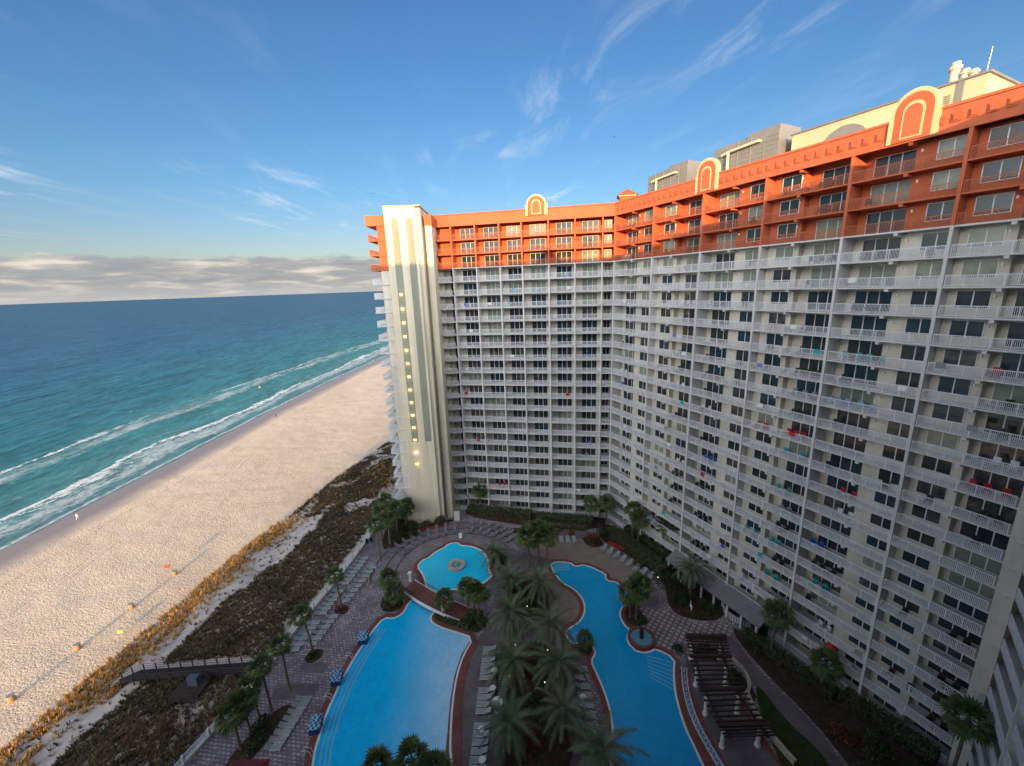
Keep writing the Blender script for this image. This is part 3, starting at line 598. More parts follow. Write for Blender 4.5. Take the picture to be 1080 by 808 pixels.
bed([(-14.7, 58.0), (-13.7, 59.9), (-7.9, 59.0), (-6.3, 57.8), (-6.3, 55.0), (-7.9, 54.9), (-10.6, 56.1), (-13.1, 57.2)], 'lawn', .08, 1, .06, 'lawn')
bed([(-24.9, 86.7), (-15.3, 88.5), (-14.9, 87.2), (-21.5, 84.3), (-27.0, 77.2), (-29.3, 77.8), (-30.6, 84.3), (-29.9, 92.3)], 'mulch', .04, 1)
for q in ([(-35.3, 36.2), (-33.1, 36.5), (-31.6, 40.3), (-30.6, 43.0), (-31.3, 44.3), (-32.9, 43.6), (-34.3, 41.0), (-35.3, 38.4)],
          [(-32.7, 50.5), (-31.0, 50.4), (-30.3, 51.9), (-31.0, 52.9), (-32.6, 52.4)],
          [(-31.9, 59.8), (-29.9, 59.7), (-29.8, 61.2), (-31.2, 61.9), (-32.4, 61.1)],
          [(-24.4, 60.6), (-22.3, 59.6), (-20.6, 60.5), (-20.4, 61.8), (-22.0, 63.7), (-24.8, 63.9)],
          [(17.3, 55.6), (18.2, 54.9), (20.0, 55.2), (20.4, 57.6), (19.6, 60.0), (18.2, 59.0), (17.3, 57.4)],
          [(8.7, 50.0), (10.1, 49.9), (10.7, 51.0), (10.0, 51.8), (8.6, 51.6)],
          [(2.8, 66.5), (5.2, 66), (5.0, 58), (3.8, 56), (-2.8, 60), (-2, 66)], [(24.3, 48.9), (26.4, 50.6), (29.4, 50.3), (29.9, 48.3)], [(28.3, 47.6), (30.3, 47.0), (31.0, 43.0), (29.6, 42.2), (28.2, 43.5)],
          [(-6.2, 75.5), (-3.2, 75.5), (-1.8, 73.0), (-3.6, 70.2), (-5.0, 72.2)], [(14.0, 79.2), (17.2, 79.6), (18.4, 76.4), (16.1, 75.3), (14.3, 76.8)], [(-1.5, 84.0), (9, 82.6), (9, 80.8), (2, 81.0), (-1.5, 82.2)]):
    bed(q, 'mulch', .09, 1, .09)
structure(flat('red_flower_bed', [(-22.4, 84.2), (-19.6, 85.5), (-15.9, 86.6), (-16.2, 85.6), (-19.3, 84.4), (-22.0, 83.4)], .16, 'redflower', 0, .14))
structure(flat('red_flower_bed', [(19.6, 77.2), (21.8, 75.6), (22.0, 74.3), (20.2, 75.3), (18.9, 76.7)], .20, 'redflower', 0, .18))

# ------------------------------------------------------------------ building
RZ = lambda k: H + (4.46 - k) * FL          # level of slab k (0 = soffit of the roof parapet)
def wing(O, d):
    d = Vector(d).normalized(); O = Vector(O)
    return O, d
class Wing:
    def __init__(s, O, d, inn): s.O = Vector(O); s.d = Vector(d).normalized(); s.n = Vector(inn).normalized()
    def __call__(s, a, dep): p = s.O + s.d * a + s.n * dep; return (p.x, p.y)
    def mtx(s, a, dep, z):   # local x along d, y inward, z up   (mirrored-handedness handled by explicit basis)
        p = s.O + s.d * a + s.n * dep
        return Matrix(((s.d.x, s.n.x, 0, p.x), (s.d.y, s.n.y, 0, p.y), (0, 0, 1, z), (0, 0, 0, 1)))
RW = Wing((21.6, 86.4), (.4367, -.8996), (.8996, .4367))
BW = Wing((-12 - 4.6, 93 + .9), (.9813, -.1928), (.1928, .9813))        # starts beside the tower, runs to P1
LB = 38.9 + 0.0
BW = Wing((21.6 - .9813 * 38.9, 86.4 + .1928 * 38.9), (.9813, -.1928), (.1928, .9813))
NW = Wing(RW(59.1, 0), (-.66, -.75), (.75, -.66))
LN = 44.5
WW = Wing(NW(LN, 0), (-1, 0), (0, -1))
LWW = NW(LN, 0)[0] + 67.0
WINGS = [(BW, 38.9), (RW, 59.1), (NW, LN), (WW, LWW)]
def mitre(i, D):
    """corner between wing i and i+1 at depth D"""
    a, La = WINGS[i]; b, _ = WINGS[i + 1]
    p = a.O + a.n * D; q = b.O + b.n * D; cr = a.d.x * b.d.y - a.d.y * b.d.x
    t = ((q.x - p.x) * b.d.y - (q.y - p.y) * b.d.x) / cr; r_ = p + a.d * t; return (r_.x, r_.y)
def wpoly(i, d0, d1):
    wg, L = WINGS[i]
    a0 = wg(0, d0) if i == 0 else mitre(i - 1, d0); a1 = wg(0, d1) if i == 0 else mitre(i - 1, d1)
    b0 = wg(L, d0) if i == 3 else mitre(i, d0); b1 = wg(L, d1) if i == 3 else mitre(i, d1)
    return [a0, b0, b1, a1]
B = empty('condominium_building', (21.6, 86.4, 0)); B.location = (0, 0, 0)
tag(B, 'cream high-rise with terracotta top floors and white balconies wrapping round the pool courtyard', 'apartment building')
D_REC, D_FWD, D_BACK = 2.5, 1.45, 19
for i in range(4):
    mb = MB(); mb.prism(wpoly(i, D_REC, D_BACK), -4.9, RZ(3) - .12); mb.build('wall', 'cream', B)
    mb = MB(); mb.prism(wpoly(i, D_REC, D_BACK), RZ(3) - .12, RZ(0) + .3); o = mb.build('upper_wall', 'orange', B); o['label'] = 'terracotta wall of the top three floors'
    mb = MB(); mb.prism(wpoly(i, .4, D_BACK - .3), RZ(0) + .3, RZ(0) + 1.0); mb.build('roof', 'roof', B)
    # parapet
    mb = MB(); top = RZ(0) + 2.3
    mb.prism(wpoly(i, -.12, .45), RZ(0) - .12, top - .25); mb.prism(wpoly(i, -.24, .55), top - .25, top); mb.prism(wpoly(i, -.2, .0), RZ(0) - .16, RZ(0) + .35)
    mb.prism(wpoly(i, D_BACK - .3, D_BACK), RZ(0) + .3, top)
    pp = mb.build('parapet', 'orange2', B)
    if i == 1:
        s = .8
        while s < 58.5:
            mb = MB(); mb.wbox(RW, s, s + .66, -.22, -.10, RZ(0) + .66, RZ(0) + 1.46); mb.wbox(RW, s + .14, s + .52, -.30, -.2, RZ(0) + .80, RZ(0) + 1.32); mb.build('dentil', 'orange', B); s += 1.18
# floor slabs of the balconies, one per floor and wing
for i in range(4):
    for k in range(1, 24 if i < 3 else 24):
        z = RZ(k); mb = MB()
        poly = wpoly(i, .0, D_REC + .2)
        mb.prism(poly, z - .17, z); 
        wg = WINGS[i][0]
        mb.build('balcony_floor', 'orange2' if k < 3 else 'white', B)
# bay layout
RB = [0, 10.3, 20.6, 30.4, 40.2, 49.5, 57.9]
BB = [0, 4.7, 10.0, 15.2, 20.0, 25.6, 31.0, 36.5, 38.9]
NB = [0, 7.7, 15.4, 23.1, 30.8, 38.5]
WB = [0.6 + 9.0 * q for q in range(0, 11)]
def pillars(wg, ss, w0=.14, fr=-.14):
    for s in ss:
        mb = MB(); mb.wbox(wg, s - w0, s + w0, fr, D_REC + .1, -.5, RZ(3)); mb.build('pillar', 'white', B)
        mb = MB(); mb.wbox(wg, s - w0, s + w0, fr, D_REC + .1, RZ(3), RZ(0) - .05); mb.build('pillar', 'orange2', B)
pillars(RW, RB[:-1]); pillars(BW, BB[1:-1], .13); pillars(NW, NB[1:], .13); pillars(WW, WB, .15, -.02)
# pilaster at the inner corner
mb = MB(); mb.wbox(RW, 57.9, 59.15, -.05, 2.6, -.5, RZ(3))
for k in range(4, 23): mb.wbox(RW, 58.35, 58.75, -.22, -.05, RZ(k) - .55, RZ(k) - .38)
mb.build('corner_pilaster', 'cream', B)
mb = MB(); mb.wbox(RW, 57.9, 59.15, -.05, 2.6, RZ(3), RZ(0) - .05); mb.build('corner_pilaster', 'orange', B)

# repeated parts: prototypes placed along the facades; nearest 100 as parts, the rest as one part
def win_proto(wd, ht, panes):
    g = MB(); g.box(0, -.05, 0, wd, -.02, ht)
    f = MB(); q = .075
    f.box(-q, -.10, -q, wd + q, -.0, 0); f.box(-q, -.10, ht, wd + q, -.0, ht + q); f.box(-q, -.10, 0, 0, 0, ht); f.box(wd, -.10, 0, wd + q, 0, ht)
    for i in range(1, panes): x = wd * i / panes; f.box(x - .05, -.09, 0, x + .05, -.0, ht)
    return g, f
PROTO = {'win2': win_proto(2.3, 1.62, 2), 'sl3': win_proto(3.5, 2.28, 3), 'sl3s': win_proto(3.15, 2.28, 3), 'win1': win_proto(1.3, 1.6, 2), 'sl2': win_proto(2.4, 2.12, 2)}
def rail_proto(L):
    r = MB(); r.box(0, -.04, 1.02, L, .04, 1.09); r.box(0, -.025, .08, L, .025, .12)
    n = max(1, round(L / 1.42))
    for i in range(n + 1): x = L * i / n; r.box(max(0, x - .035), -.035, 0, min(L, x + .035), .035, 1.06)
    m = int(L / .125)
    for i in range(m): x = (i + .5) * L / m; r.box(x - .016, -.012, .12, x + .016, .012, 1.02)
    return r
BIN = {}
CAMP = Vector((0, 0, H))
def addrep(kind, key, mb_list, mats, wg, s, dep, z):
    mt = wg.mtx(s, dep, z); p = Vector((mt[0][3], mt[1][3], z)); BIN.setdefault(kind, []).append(((p - CAMP).length, key, mb_list, mats, mt))
rails = {}
def add_rail(wg, s0, s1, z, orange, dep=.06):
    L = round(s1 - s0, 2)
    if L not in rails: rails[L] = rail_proto(L)
    addrep('balcony_railing', ('r', L, orange), [rails[L]], ['orail' if orange else 'rail'], wg, s0, dep, z)
rg = random.Random(5)
def glass_for(k, u):
    if k < 3: return rg.choice(['g3', 'g3', 'g1', 'g2']) if u != 'b' else rg.choice(['g1', 'g3', 'g2', 'g3', 'g0'])
    if k in (3, 4): return rg.choice(['g1', 'g1', 'g1', 'g0', 'g3'])
    return rg.choice(['g0', 'g0', 'g0', 'g4', 'g3', 'g2', 'g1', 'g0', 'g3', 'g4'])
def add_win(proto, wg, s, dep, z, gk):
    addrep('window', (proto, gk), list(PROTO[proto]), [gk, 'frame'], wg, s, dep, z)
lamp = MB(); lamp.box(-.08, -.14, -.12, .08, 0, .12); lamp.box(-.05, -.2, -.05, .05, -.1, .18)
BRK = MB(); BRK.box(-.17, -.04, -.48, .17, D_FWD, -.2)
BALC = []      # (wing, s0, s1, k, wingname, bayindex)
for b_ in range(6):
    s0, s1 = RB[b_], RB[b_ + 1]; even = b_ % 2 == 0; L = s1 - s0
    fwd = (s0 + 4.95, s1 - .17) if even else (s0 + .17, s0 + 4.25)
    if b_ == 5: fwd = (s0 + .17, s0 + 4.0)
    mb = MB(); mb.wbox(RW, fwd[0], fwd[1], D_FWD, D_REC + .05, -.5, RZ(3) - .2); mb.build('projecting_wall', 'cream', B)
    mb = MB(); mb.wbox(RW, fwd[0], fwd[1], D_FWD, D_REC + .05, RZ(3) - .2, RZ(0) - .12); mb.build('projecting_wall', 'orange', B)
    jog = fwd[0] if even else fwd[1]
    for k in range(0, 23): addrep('bracket', ('k', k < 3), [BRK], ['orange2' if k < 3 else 'white'], RW, jog, 0, RZ(k))
    for k in range(1, 24):
        z = RZ(k); kk = k - 1
        if k < 24: add_rail(RW, s0 + .2, s1 - .2, z, k <= 3 - 0 and k < 4)
        if even:
            add_win('sl3', RW, s0 + 1.1, D_REC, z + .12, glass_for(kk, 'r')); add_win('win2', RW, s0 + 6.7, D_FWD, z + .80, glass_for(kk, 'r'))
        else:
            add_win('win2', RW, s0 + (1.35 if b_ < 5 else .9), D_FWD, z + .80, glass_for(kk, 'r')); add_win('sl3', RW, s0 + (5.6 if b_ < 5 else 4.6), D_REC, z + .12, glass_for(kk, 'r'))
        addrep('wall_lamp', 'l', [lamp], ['lampwhite'], RW, (fwd[0] + .5) if even else (fwd[1] - .5), D_FWD, z + 1.95)
        BALC.append((RW, s0, s1, k, 'r', b_, even))
for b_ in range(1, 8):
    s0, s1 = BB[b_], BB[b_ + 1]
    if b_ == 7: s1 = 38.9
    for k in range(1, 24):
        z = RZ(k)
        if b_ < 7: 
            add_rail(BW, s0 + .17, s1 - .17, z, k <= 3); add_win('sl3s', BW, s0 + (s1 - s0) * .27, D_REC, z + .12, glass_for(k - 1, 'b')); BALC.append((BW, s0, s1, k, 'b', b_, True))
        else:
            add_rail(BW, s0 + .17, s1 - .1, z, k <= 3); add_win('win1', BW, s0 + .5, D_REC, z + .8, glass_for(k - 1, 'b'))
# dark stair landings between tower and first bay
for k in range(1, 24):
    z = RZ(k); add_rail(BW, .3, 4.5, z, k <= 3, -.9 if k > 3 else -.5)
    mb = MB(); n_ = 9
    pts = [BW(.3, .1)] + [BW(.3 + 4.2 * q / n_, -.95 * (math.sin(math.pi * q / n_) ** .5 if 0 < q < n_ else 0)) for q in range(n_ + 1)] + [BW(4.5, .1)]
    mb.prism(pts, z - .2, z); mb.build('landing', 'orange2' if k < 4 else 'white', B)
mb = MB(); mb.wbox(BW, .4, 2.0, 1.2, D_REC, -.5, RZ(3)); mb.build('stair_wall', 'cream', B)
mb = MB(); mb.wbox(BW, 3.2, 4.4, D_REC - .06, D_REC, 0, RZ(3)); mb.build('stair_opening', 'dark', B)
mb = MB(); mb.wbox(BW, .4, 4.4, 1.6, D_REC, RZ(3), RZ(0)); mb.build('stair_wall', 'orange', B)
for b_ in range(5):
    s0, s1 = NB[b_], NB[b_ + 1]
    for k in range(1, 24):
        z = RZ(k); add_rail(NW, s0 + (.2 if b_ else .25), s1 - .17, z, k <= 3)
        add_win('sl3', NW, s0 + 1.6, D_REC, z + .12, glass_for(k - 1, 'n'))
        if b_ < 2: BALC.append((NW, s0, s1, k, 'n', b_, True))
for q in range(10):
    for k in range(1, 24):
        if q in (0, 1, 2, 3) or k % 1 == 0:
            if not (q == 1 or q == 2) or k != 5 or True: add_rail(WW, WB[q] + .17, WB[q + 1] - .17, RZ(k), k <= 3, .06)
        add_win('sl3', WW, WB[q] + 2.6, D_REC, RZ(k) + .12, 'g0')
for kind, items in BIN.items():
    items.sort(key=lambda t: t[0] + (1000 if t[4][1][3] < 2 else 0))
    cache = {}
    for i, (dist, key, mbs, mats, mt) in enumerate(items[:100]):
        for j, (q, mm) in enumerate(zip(mbs, mats)):
            kk = (key, j)
            if kk not in cache: cache[kk] = q.mesh(kind, mm)
        o = put(cache[(key, 0)], kind, B, mtx=mt)
        for j in range(1, len(mbs)):
            put(cache[(key, j)], 'frame', o)
    rest = items[100:]
    if rest:
        allm = sorted({m for r_ in rest for m in r_[3]}); big = MB()
        for dist, key, mbs, mats, mt in rest:
            for q, mm in zip(mbs, mats): big.merge(q, mt, allm.index(mm))
        o = big.build(kind, allm, B); o['kind'] = 'stuff'
for nm in list(BIN): pass

# roof ornaments and machines
def pediment(wg, sc, wd, ht, base, k=20):
    m1, m2, m3, m4 = MB(), MB(), MB(), MB()
    def arch(w_, h_, y0):    # shouldered arch outline: straight sides then a half round
        r_ = w_ / 2; pts = [(-r_, y0)]; hs = h_ - r_
        pts.append((-r_, hs))
        pts += [(-r_ * math.cos(math.pi * i / k), hs + r_ * math.sin(math.pi * i / k)) for i in range(1, k)]
        pts += [(r_, hs), (r_, y0)]; return pts
    def plate(mb, pts, d0, d1):
        n = len(pts); vs = []
        for d in (d0, d1):
            for x, z in pts: p = wg(sc + x, d); vs.append((p[0], p[1], base + z))
        mb.add(vs, [tuple(range(n)), tuple(range(2 * n - 1, n - 1, -1))] + [(i, (i + 1) % n, n + (i + 1) % n, n + i) for i in range(n)])
    plate(m1, arch(wd, ht, 0), -.30, .5)
    for sx in (-1, 1): m1.wbox(wg, sc + sx * wd * .5 - .2, sc + sx * wd * .5 + .32, -.32, .5, base, base + ht * .52)
    p = m1.build('pediment', 'ctrim', B)
    plate(m2, arch(wd * .86, ht * .92, .0), -.34, -.3); m2.build('panel', 'orange', p)
    plate(m3, arch(wd * .50, ht * .76, .25), -.38, -.34); m3.build('rim', 'ctrim', p)
    plate(m4, arch(wd * .40, ht * .70, .40), -.42, -.38); m4.build('panel', 'orange2', p)
pediment(WW, NW(LN, 0)[0] + 1.0, 4.2, 3.8, RZ(0) + .9); pediment(RW, 45.1, 3.5, 4.7, RZ(0) - .0); pediment(RW, 21.0, 3.5, 4.7, RZ(0) - .0); pediment(BW, 38.9 - 15.7, 4.0, 4.0, RZ(0) + .9)
RT = RZ(0) + 2.0
mb = MB(); mb.wbox(RW, 28.5, 47.5, 7.5, 17, RT - 1.5, RT + 4.3); pe = mb.build('rooftop_penthouse', 'pent', B)
mb = MB(); mb.wbox(RW, 28.3, 47.7, 7.3, 17.2, RT + 4.3, RT + 4.5); mb.build('roof_cap', 'louver', pe)
mb = MB(); mb.wbox(RW, 45.3, 45.8, 7.35, 7.5, RT, RT + 4.3); mb.build('downpipe', 'louver', pe)
mb = MB()
for sx in (42.2, 43.9):
    for z0 in range(5): mb.wbox(RW, sx, sx + .95, 7.40, 7.5, RT + 2.3 + z0 * .22, RT + 2.42 + z0 * .22)
mb.build('vent_grille', 'stripe', pe)
mb = MB(); n_ = 16; pts = [(-2.6 * math.cos(math.pi * i / n_), 2.3 * math.sin(math.pi * i / n_)) for i in range(n_ + 1)]; vs = []
for d in (7.3, 7.5):
    for x, z in pts: p = RW(35.2 + x, d); vs.append((p[0], p[1], RT + 1.2 + z))
n = len(pts); mb.add(vs, [tuple(range(n)), tuple(range(2 * n - 1, n - 1, -1))] + [(i, (i + 1) % n, n + (i + 1) % n, n + i) for i in range(n)]); mb.build('half_round_panel', 'louver', pe)
def machine(s0, s1, top, nm=0):
    mb = MB(); mb.wbox(RW, s0, s1, 6.5, 11.5, RT + 1.9, RT + top); 
    mb.wbox(RW, s0 + 1.6, s1 - .3, 7.2, 10.8, RT + top, RT + top + .35); mb.wbox(RW, s0 + (s1 - s0) * .55, s1, 6.6, 11.4, RT + top + .0, RT + top + .62)
    o = mb.build('cooling_tower', 'louver', B)
    mb = MB()
    for q in range(1, 6): mb.wbox(RW, s0 - .03, s1 + .03, 6.44, 6.5, RT + 1.9 + (top - 1.9) * q / 6, RT + 1.97 + (top - 1.9) * q / 6)
    for q in range(1, 5): a = s0 + (s1 - s0) * q / 5; mb.wbox(RW, a, a + .08, 6.42, 6.5, RT + 1.9, RT + top)
    mb.build('panel_seams', 'stripe', o)
    mb = MB()
    for q in range(10): a = s0 + (s1 - s0) * (q + .1) / 10; mb.wbox(RW, a, a + .12, 6.6, 11.4, RT - 1.5, RT + 1.9)
    mb.build('support', 'pipe', o)
    mb = MB(); mb.wbox(RW, s0 + .5, s1 - .4, 8, 11, RT - 1.5, RT + 1.85); mb.build('fan_housing', 'dark', o)
    mb = MB(); a = s0 + (s1 - s0) * .28; b__ = s1 - (s1 - s0) * .35
    def P3(s, d, z): q = RW(s, d); return (q[0], q[1], z)
    mb.tube([P3(a, 6.0, RT - 1.5), P3(a, 6.0, RT + top - 1.1)], .22, 8); mb.tube([P3(a - 1.2, 6.0, RT + top - 1.35), P3(a + .2, 6.0, RT + top - 1.1), P3(b__ + 1.0, 6.0, RT + top - .9)], .2, 8)
    mb.tube([P3(b__ + 1.0, 6.0, RT + top - .9), P3(b__ + 1.0, 6.6, RT + top - .9)], .2, 8)
    mb.build('duct', 'pipe', o)
machine(1.8, 11.2, 5.0); machine(16.6, 27.2, 5.6)
# cupola at the bend
mb = MB(); cu = Vector(BW(41.3, 3.6)); mb.box(-1.5, -1.5, 0, 1.5, 1.5, 3.2); ck = mb.build('cupola', 'orange', B, (cu.x, cu.y, RT - 1.5), R(-11))
mb = MB(); mb.box(-1.75, -1.75, 3.2, 1.75, 1.75, 3.42); mb.build('cornice', 'ctrim', ck)
mb = MB(); mb.add([(-2, -2, 3.42), (2, -2, 3.42), (2, 2, 3.42), (-2, 2, 3.42), (0, 0, 4.9)], [(0, 1, 4), (1, 2, 4), (2, 3, 4), (3, 0, 4), (3, 2, 1, 0)]); mb.build('hip_roof', 'rooftile', ck)
# exhaust stacks, antenna
for (s, r_, h_) in ((43.9, .42, 2.6), (44.8, .34, 1.6), (45.5, .34, 1.3)):
    p = RW(s, 10); mb = MB(); mb.lathe([(r_, 0), (r_, h_ * .7), (r_ * 1.35, h_ * .72), (r_ * 1.35, h_ * .85), (r_ * .9, h_ * .87), (r_, h_)], 14, (p[0], p[1], RT + 4.5)); mb.build('exhaust_stack', 'pipe', B)
p = RW(46.6, 9.5); mb = MB(); mb.tube([(p[0], p[1], RT + 4.4), (p[0] + .15, p[1], RT + 7.3)], .035, 6); mb.build('antenna', 'steel', B)

# seaward stair tower and its side balconies
TZ = 69.8
mb = MB(); mb.box(-24.25, 87, -1, -18.0, 99, TZ); tw = mb.build('stair_tower', 'tower_cream', B); tw['label'] = 'tall blank cream tower with two grey green arched stripes'
mb = MB(); mb.box(-18.0, 87.5, -1, -17.1, 99, TZ - .2); mb.box(-16.6, 88.9, -1, -15.3, 99, 66.4); mb.box(-17.1, 90.2, -1, -16.6, 99, 66.4); mb.build('tower_flank', 'tower_cream', tw)
mb = MB(); mb.box(-16.7, 88.8, 66.4, -15.2, 99, 68.5); mb.build('tower_cap', 'orange2', tw)
mb = MB(); mb.box(-24.35, 86.9, TZ, -17.0, 99, TZ + .22); mb.build('tower_coping', 'ctrim', tw)
for xc in (-22.2, -19.25):
    mb = MB(); hw = .72; z0, z1 = 20.5, 67.0; k = 12
    pts = [(-hw, z0), (hw, z0), (hw, z1)] + [(hw * math.cos(math.pi * i / k), z1 + hw * math.sin(math.pi * i / k)) for i in range(1, k)] + [(-hw, z1)]
    vs = [(xc + x, y, z) for y in (86.96, 87.0) for x, z in pts]; n = len(pts)
    mb.add(vs, [tuple(range(n)), tuple(range(2 * n - 1, n - 1, -1))] + [(i, (i + 1) % n, n + (i + 1) % n, n + i) for i in range(n)]); mb.build('arched_stripe', 'stripe', tw)
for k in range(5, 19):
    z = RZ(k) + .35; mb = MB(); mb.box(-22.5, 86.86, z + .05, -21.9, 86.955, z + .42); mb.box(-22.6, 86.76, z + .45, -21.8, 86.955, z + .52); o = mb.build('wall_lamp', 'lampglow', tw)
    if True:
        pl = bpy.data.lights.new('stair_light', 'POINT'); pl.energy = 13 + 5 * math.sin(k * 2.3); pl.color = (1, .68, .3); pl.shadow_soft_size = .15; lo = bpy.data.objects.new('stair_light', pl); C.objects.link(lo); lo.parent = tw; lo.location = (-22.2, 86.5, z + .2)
# side balconies
mb = MB(); mb.box(-26.3, 88.4, -1, -24.25, 99, RZ(3)); mb.build('wall', 'cream', B)
mb = MB(); mb.box(-26.3, 88.4, RZ(3), -24.25, 99, RZ(0)); mb.build('upper_wall', 'orange', B)
mb = MB(); mb.box(-28.4, 88.1, RZ(0) - .2, -24.25, 99, RZ(0) + 1.8); mb.build('parapet', 'orange2', B)
for k in range(1, 23):
    z = RZ(k); mb = MB(); mb.box(-28.3, 88.2, z - .22, -24.25, 96, z); sf = mb.build('balcony_floor', 'orange2' if k < 4 else 'white', B)
    rr = MB()
    for (a0, a1) in (((-28.2, 88.3), (-26.4, 88.3)), ((-28.2, 88.3), (-28.2, 95.9))):
        L = math.hypot(a1[0] - a0[0], a1[1] - a0[1]); q = rail_proto(L); an = math.atan2(a1[1] - a0[1], a1[0] - a0[0]); rr.merge(q, Matrix.Translation((a0[0], a0[1], z)) @ Matrix.Rotation(an, 4, 'Z'))
    rr.build('side_railing', 'orail' if k < 4 else 'rail', sf)
# ground floor canopy and its columns along the long facade
cn = MB()
def cv(s, d, z): p = RW(s, d); return (p[0], p[1], z)
cn.add([cv(19.5, -2.6, 2.55), cv(37.8, -2.6, 2.55), cv(37.8, 0, 3.9), cv(19.5, 0, 3.9), cv(19.5, -2.6, 2.4), cv(37.8, -2.6, 2.4), cv(37.8, 0, 3.7), cv(19.5, 0, 3.7)], [(0, 1, 2, 3), (7, 6, 5, 4), (0, 4, 5, 1), (1, 5, 6, 2), (3, 2, 6, 7), (0, 3, 7, 4)])
for q in range(45):
    s = 19.6 + q * .4; cn.add([cv(s, -2.6, 2.56), cv(s + .06, -2.6, 2.56), cv(s + .06, 0, 3.91), cv(s, 0, 3.91), cv(s, -2.6, 2.62), cv(s + .06, -2.6, 2.62), cv(s + .06, 0, 3.97), cv(s, 0, 3.97)], [(4, 5, 6, 7), (0, 4, 7, 3), (1, 2, 6, 5), (0, 1, 5, 4)])
cno = cn.build('canopy', 'awn', B)
for q in range(8): mb = MB(); mb.wbox(RW, 20 + q * 2.45, 20.3 + q * 2.45, -2.5, -2.2, 0, 2.45); mb.build('post', 'white', cno)
mb = MB(); mb.wbox(RW, 19.5, 37.8, -.9, -.2, 0, 2.6); mb.build('shopfront', 'dark', cno)
# entrance box at the foot of the tower
mb = MB(); mb.box(-14.9, 87.6, 0, -13.6, 88.4, 2.1); tag(mb.build('entry_gate', 'white'), 'white gate panel at the foot of the cream tower', 'gate')

# ------------------------------------------------------------------ balcony furniture
def chair_mb(high=False):
    c = MB(); hb = 1.05 if not high else 1.2
    c.box(-.28, -.26, .40, .28, .26, .46); c.box(-.28, .22, .46, .28, .29, hb)
    for x in (-.27, .23):
        for y in (-.26, .22): c.box(x, y, 0, x + .04, y + .04, .42)
        c.box(x, -.26, .64, x + .05, .26, .68)
    return c
def table_mb():
    c = MB(); c.lathe([(.42, .68), (.42, .72), (.01, .72)], 14); c.lathe([(.04, 0), (.04, .68)], 6); c.lathe([(.25, 0), (.25, .04)], 10); return c
CM, TM = {}, {}
for k in CH: CM[k] = chair_mb().mesh('balcony_chair', 'ch_' + k); 
for k in ('white', 'dark', 'grey'): TM[k] = table_mb().mesh('side_table', 'ch_' + k)
WN = {'r': 'long right wing', 'b': 'far back wing', 'n': 'near corner wing'}
nth = lambda k: ORD[k - 1] + ' balcony floor down'
COL = {}   # (wing, bay, k) -> list of (s, colour)
def colr(w_, s, kf, c):
    k = math.ceil(kf) if kf - math.floor(kf) > .2 else round(kf); bs = RB if w_ == 'r' else BB
    if w_ == 'b': s = 38.9 - s
    b_ = max(i for i in range(len(bs) - 1) if bs[i] <= s); COL.setdefault((w_, b_, k), []).append((s, c))
for a in [('r', 36.2, 12.5, 'teal'), ('r', 38.3, 12.4, 'teal'), ('r', 35.9, 14.63, 'teal'), ('r', 37.2, 14.53, 'teal'), ('r', 23.2, 14.54, 'blue'), ('r', 24.2, 14.54, 'blue'), ('r', 25.1, 14.65, 'blue'), ('r', 32.1, 11.64, 'red'), ('r', 33.3, 11.64, 'red'), ('r', 36.2, 11.58, 'red'), ('r', 37.2, 11.66, 'red'), ('r', 38.2, 11.66, 'red'),
          ('r', 40.7, 9.76, 'light blue'), ('r', 41.6, 9.76, 'light blue'), ('r', 42.5, 9.77, 'light blue'), ('r', 43.9, 9.81, 'light blue'), ('r', 45.3, 9.73, 'light blue'), ('r', 43.6, 13.63, 'red'), ('r', 44.9, 13.64, 'red'), ('r', 54.3, 11.59, 'red'), ('r', 55.5, 11.63, 'red'), ('r', 56.8, 11.63, 'red'),
          ('r', 41.6, 7.6, 'teal'), ('r', 43.0, 7.65, 'teal'), ('r', 44.0, 7.65, 'teal'), ('r', 45.4, 7.67, 'teal'), ('r', 54.2, 7.63, 'red'), ('r', 43.7, 14.49, 'white'), ('r', 44.9, 14.52, 'white'), ('r', 32.0, 17.79, 'teal'), ('r', 33.4, 17.8, 'teal'), ('r', 35.8, 17.59, 'teal'), ('r', 36.8, 17.51, 'teal'), ('r', 41.2, 16.62, 'blue'), ('r', 42.3, 16.63, 'blue'),
          ('r', 42.3, 18.24, 'teal'), ('r', 43.5, 18.24, 'teal'), ('r', 28.2, 19.63, 'blue'), ('r', 16.8, 21.79, 'lime'), ('r', 35.8, 19.71, 'teal'), ('r', 37.1, 19.63, 'teal'), ('r', 43.5, 20.73, 'white'), ('r', 44.5, 20.71, 'white'), ('r', 47.7, 21.58, 'white'), ('r', 11.2, 20.26, 'light blue'), ('r', 1.8, 11.76, 'blue'), ('r', 41.2, 4.76, 'light blue'), ('r', 12.8, 20.87, 'orange'),
          ('b', 26.2, 21.03, 'red'), ('b', 25.0, 21.03, 'red'), ('b', 28.0, 21.33, 'teal'), ('b', 6.7, 17.47, 'light blue'), ('b', 5.2, 17.53, 'light blue'), ('b', 4.5, 16.72, 'purple'), ('b', 4.9, 23.14, 'purple'), ('b', 10.0, 3.68, 'light blue'), ('b', 15.9, 4.61, 'light blue')]: colr(*a)
NC = 0
cand = []
for (wg, s0, s1, k, wn_, b_, even) in BALC:
    p = Vector((*wg((s0 + s1) / 2, 1), RZ(k))); cand.append(((p - CAMP).length - (60 if (wn_, b_, k) in COL else 0), wg, s0, s1, k, wn_, b_, even))
cand.sort(key=lambda t: t[0])
BAYN = {'r': 'bay from the inner corner', 'b': 'bay from the tower', 'n': 'bay'}
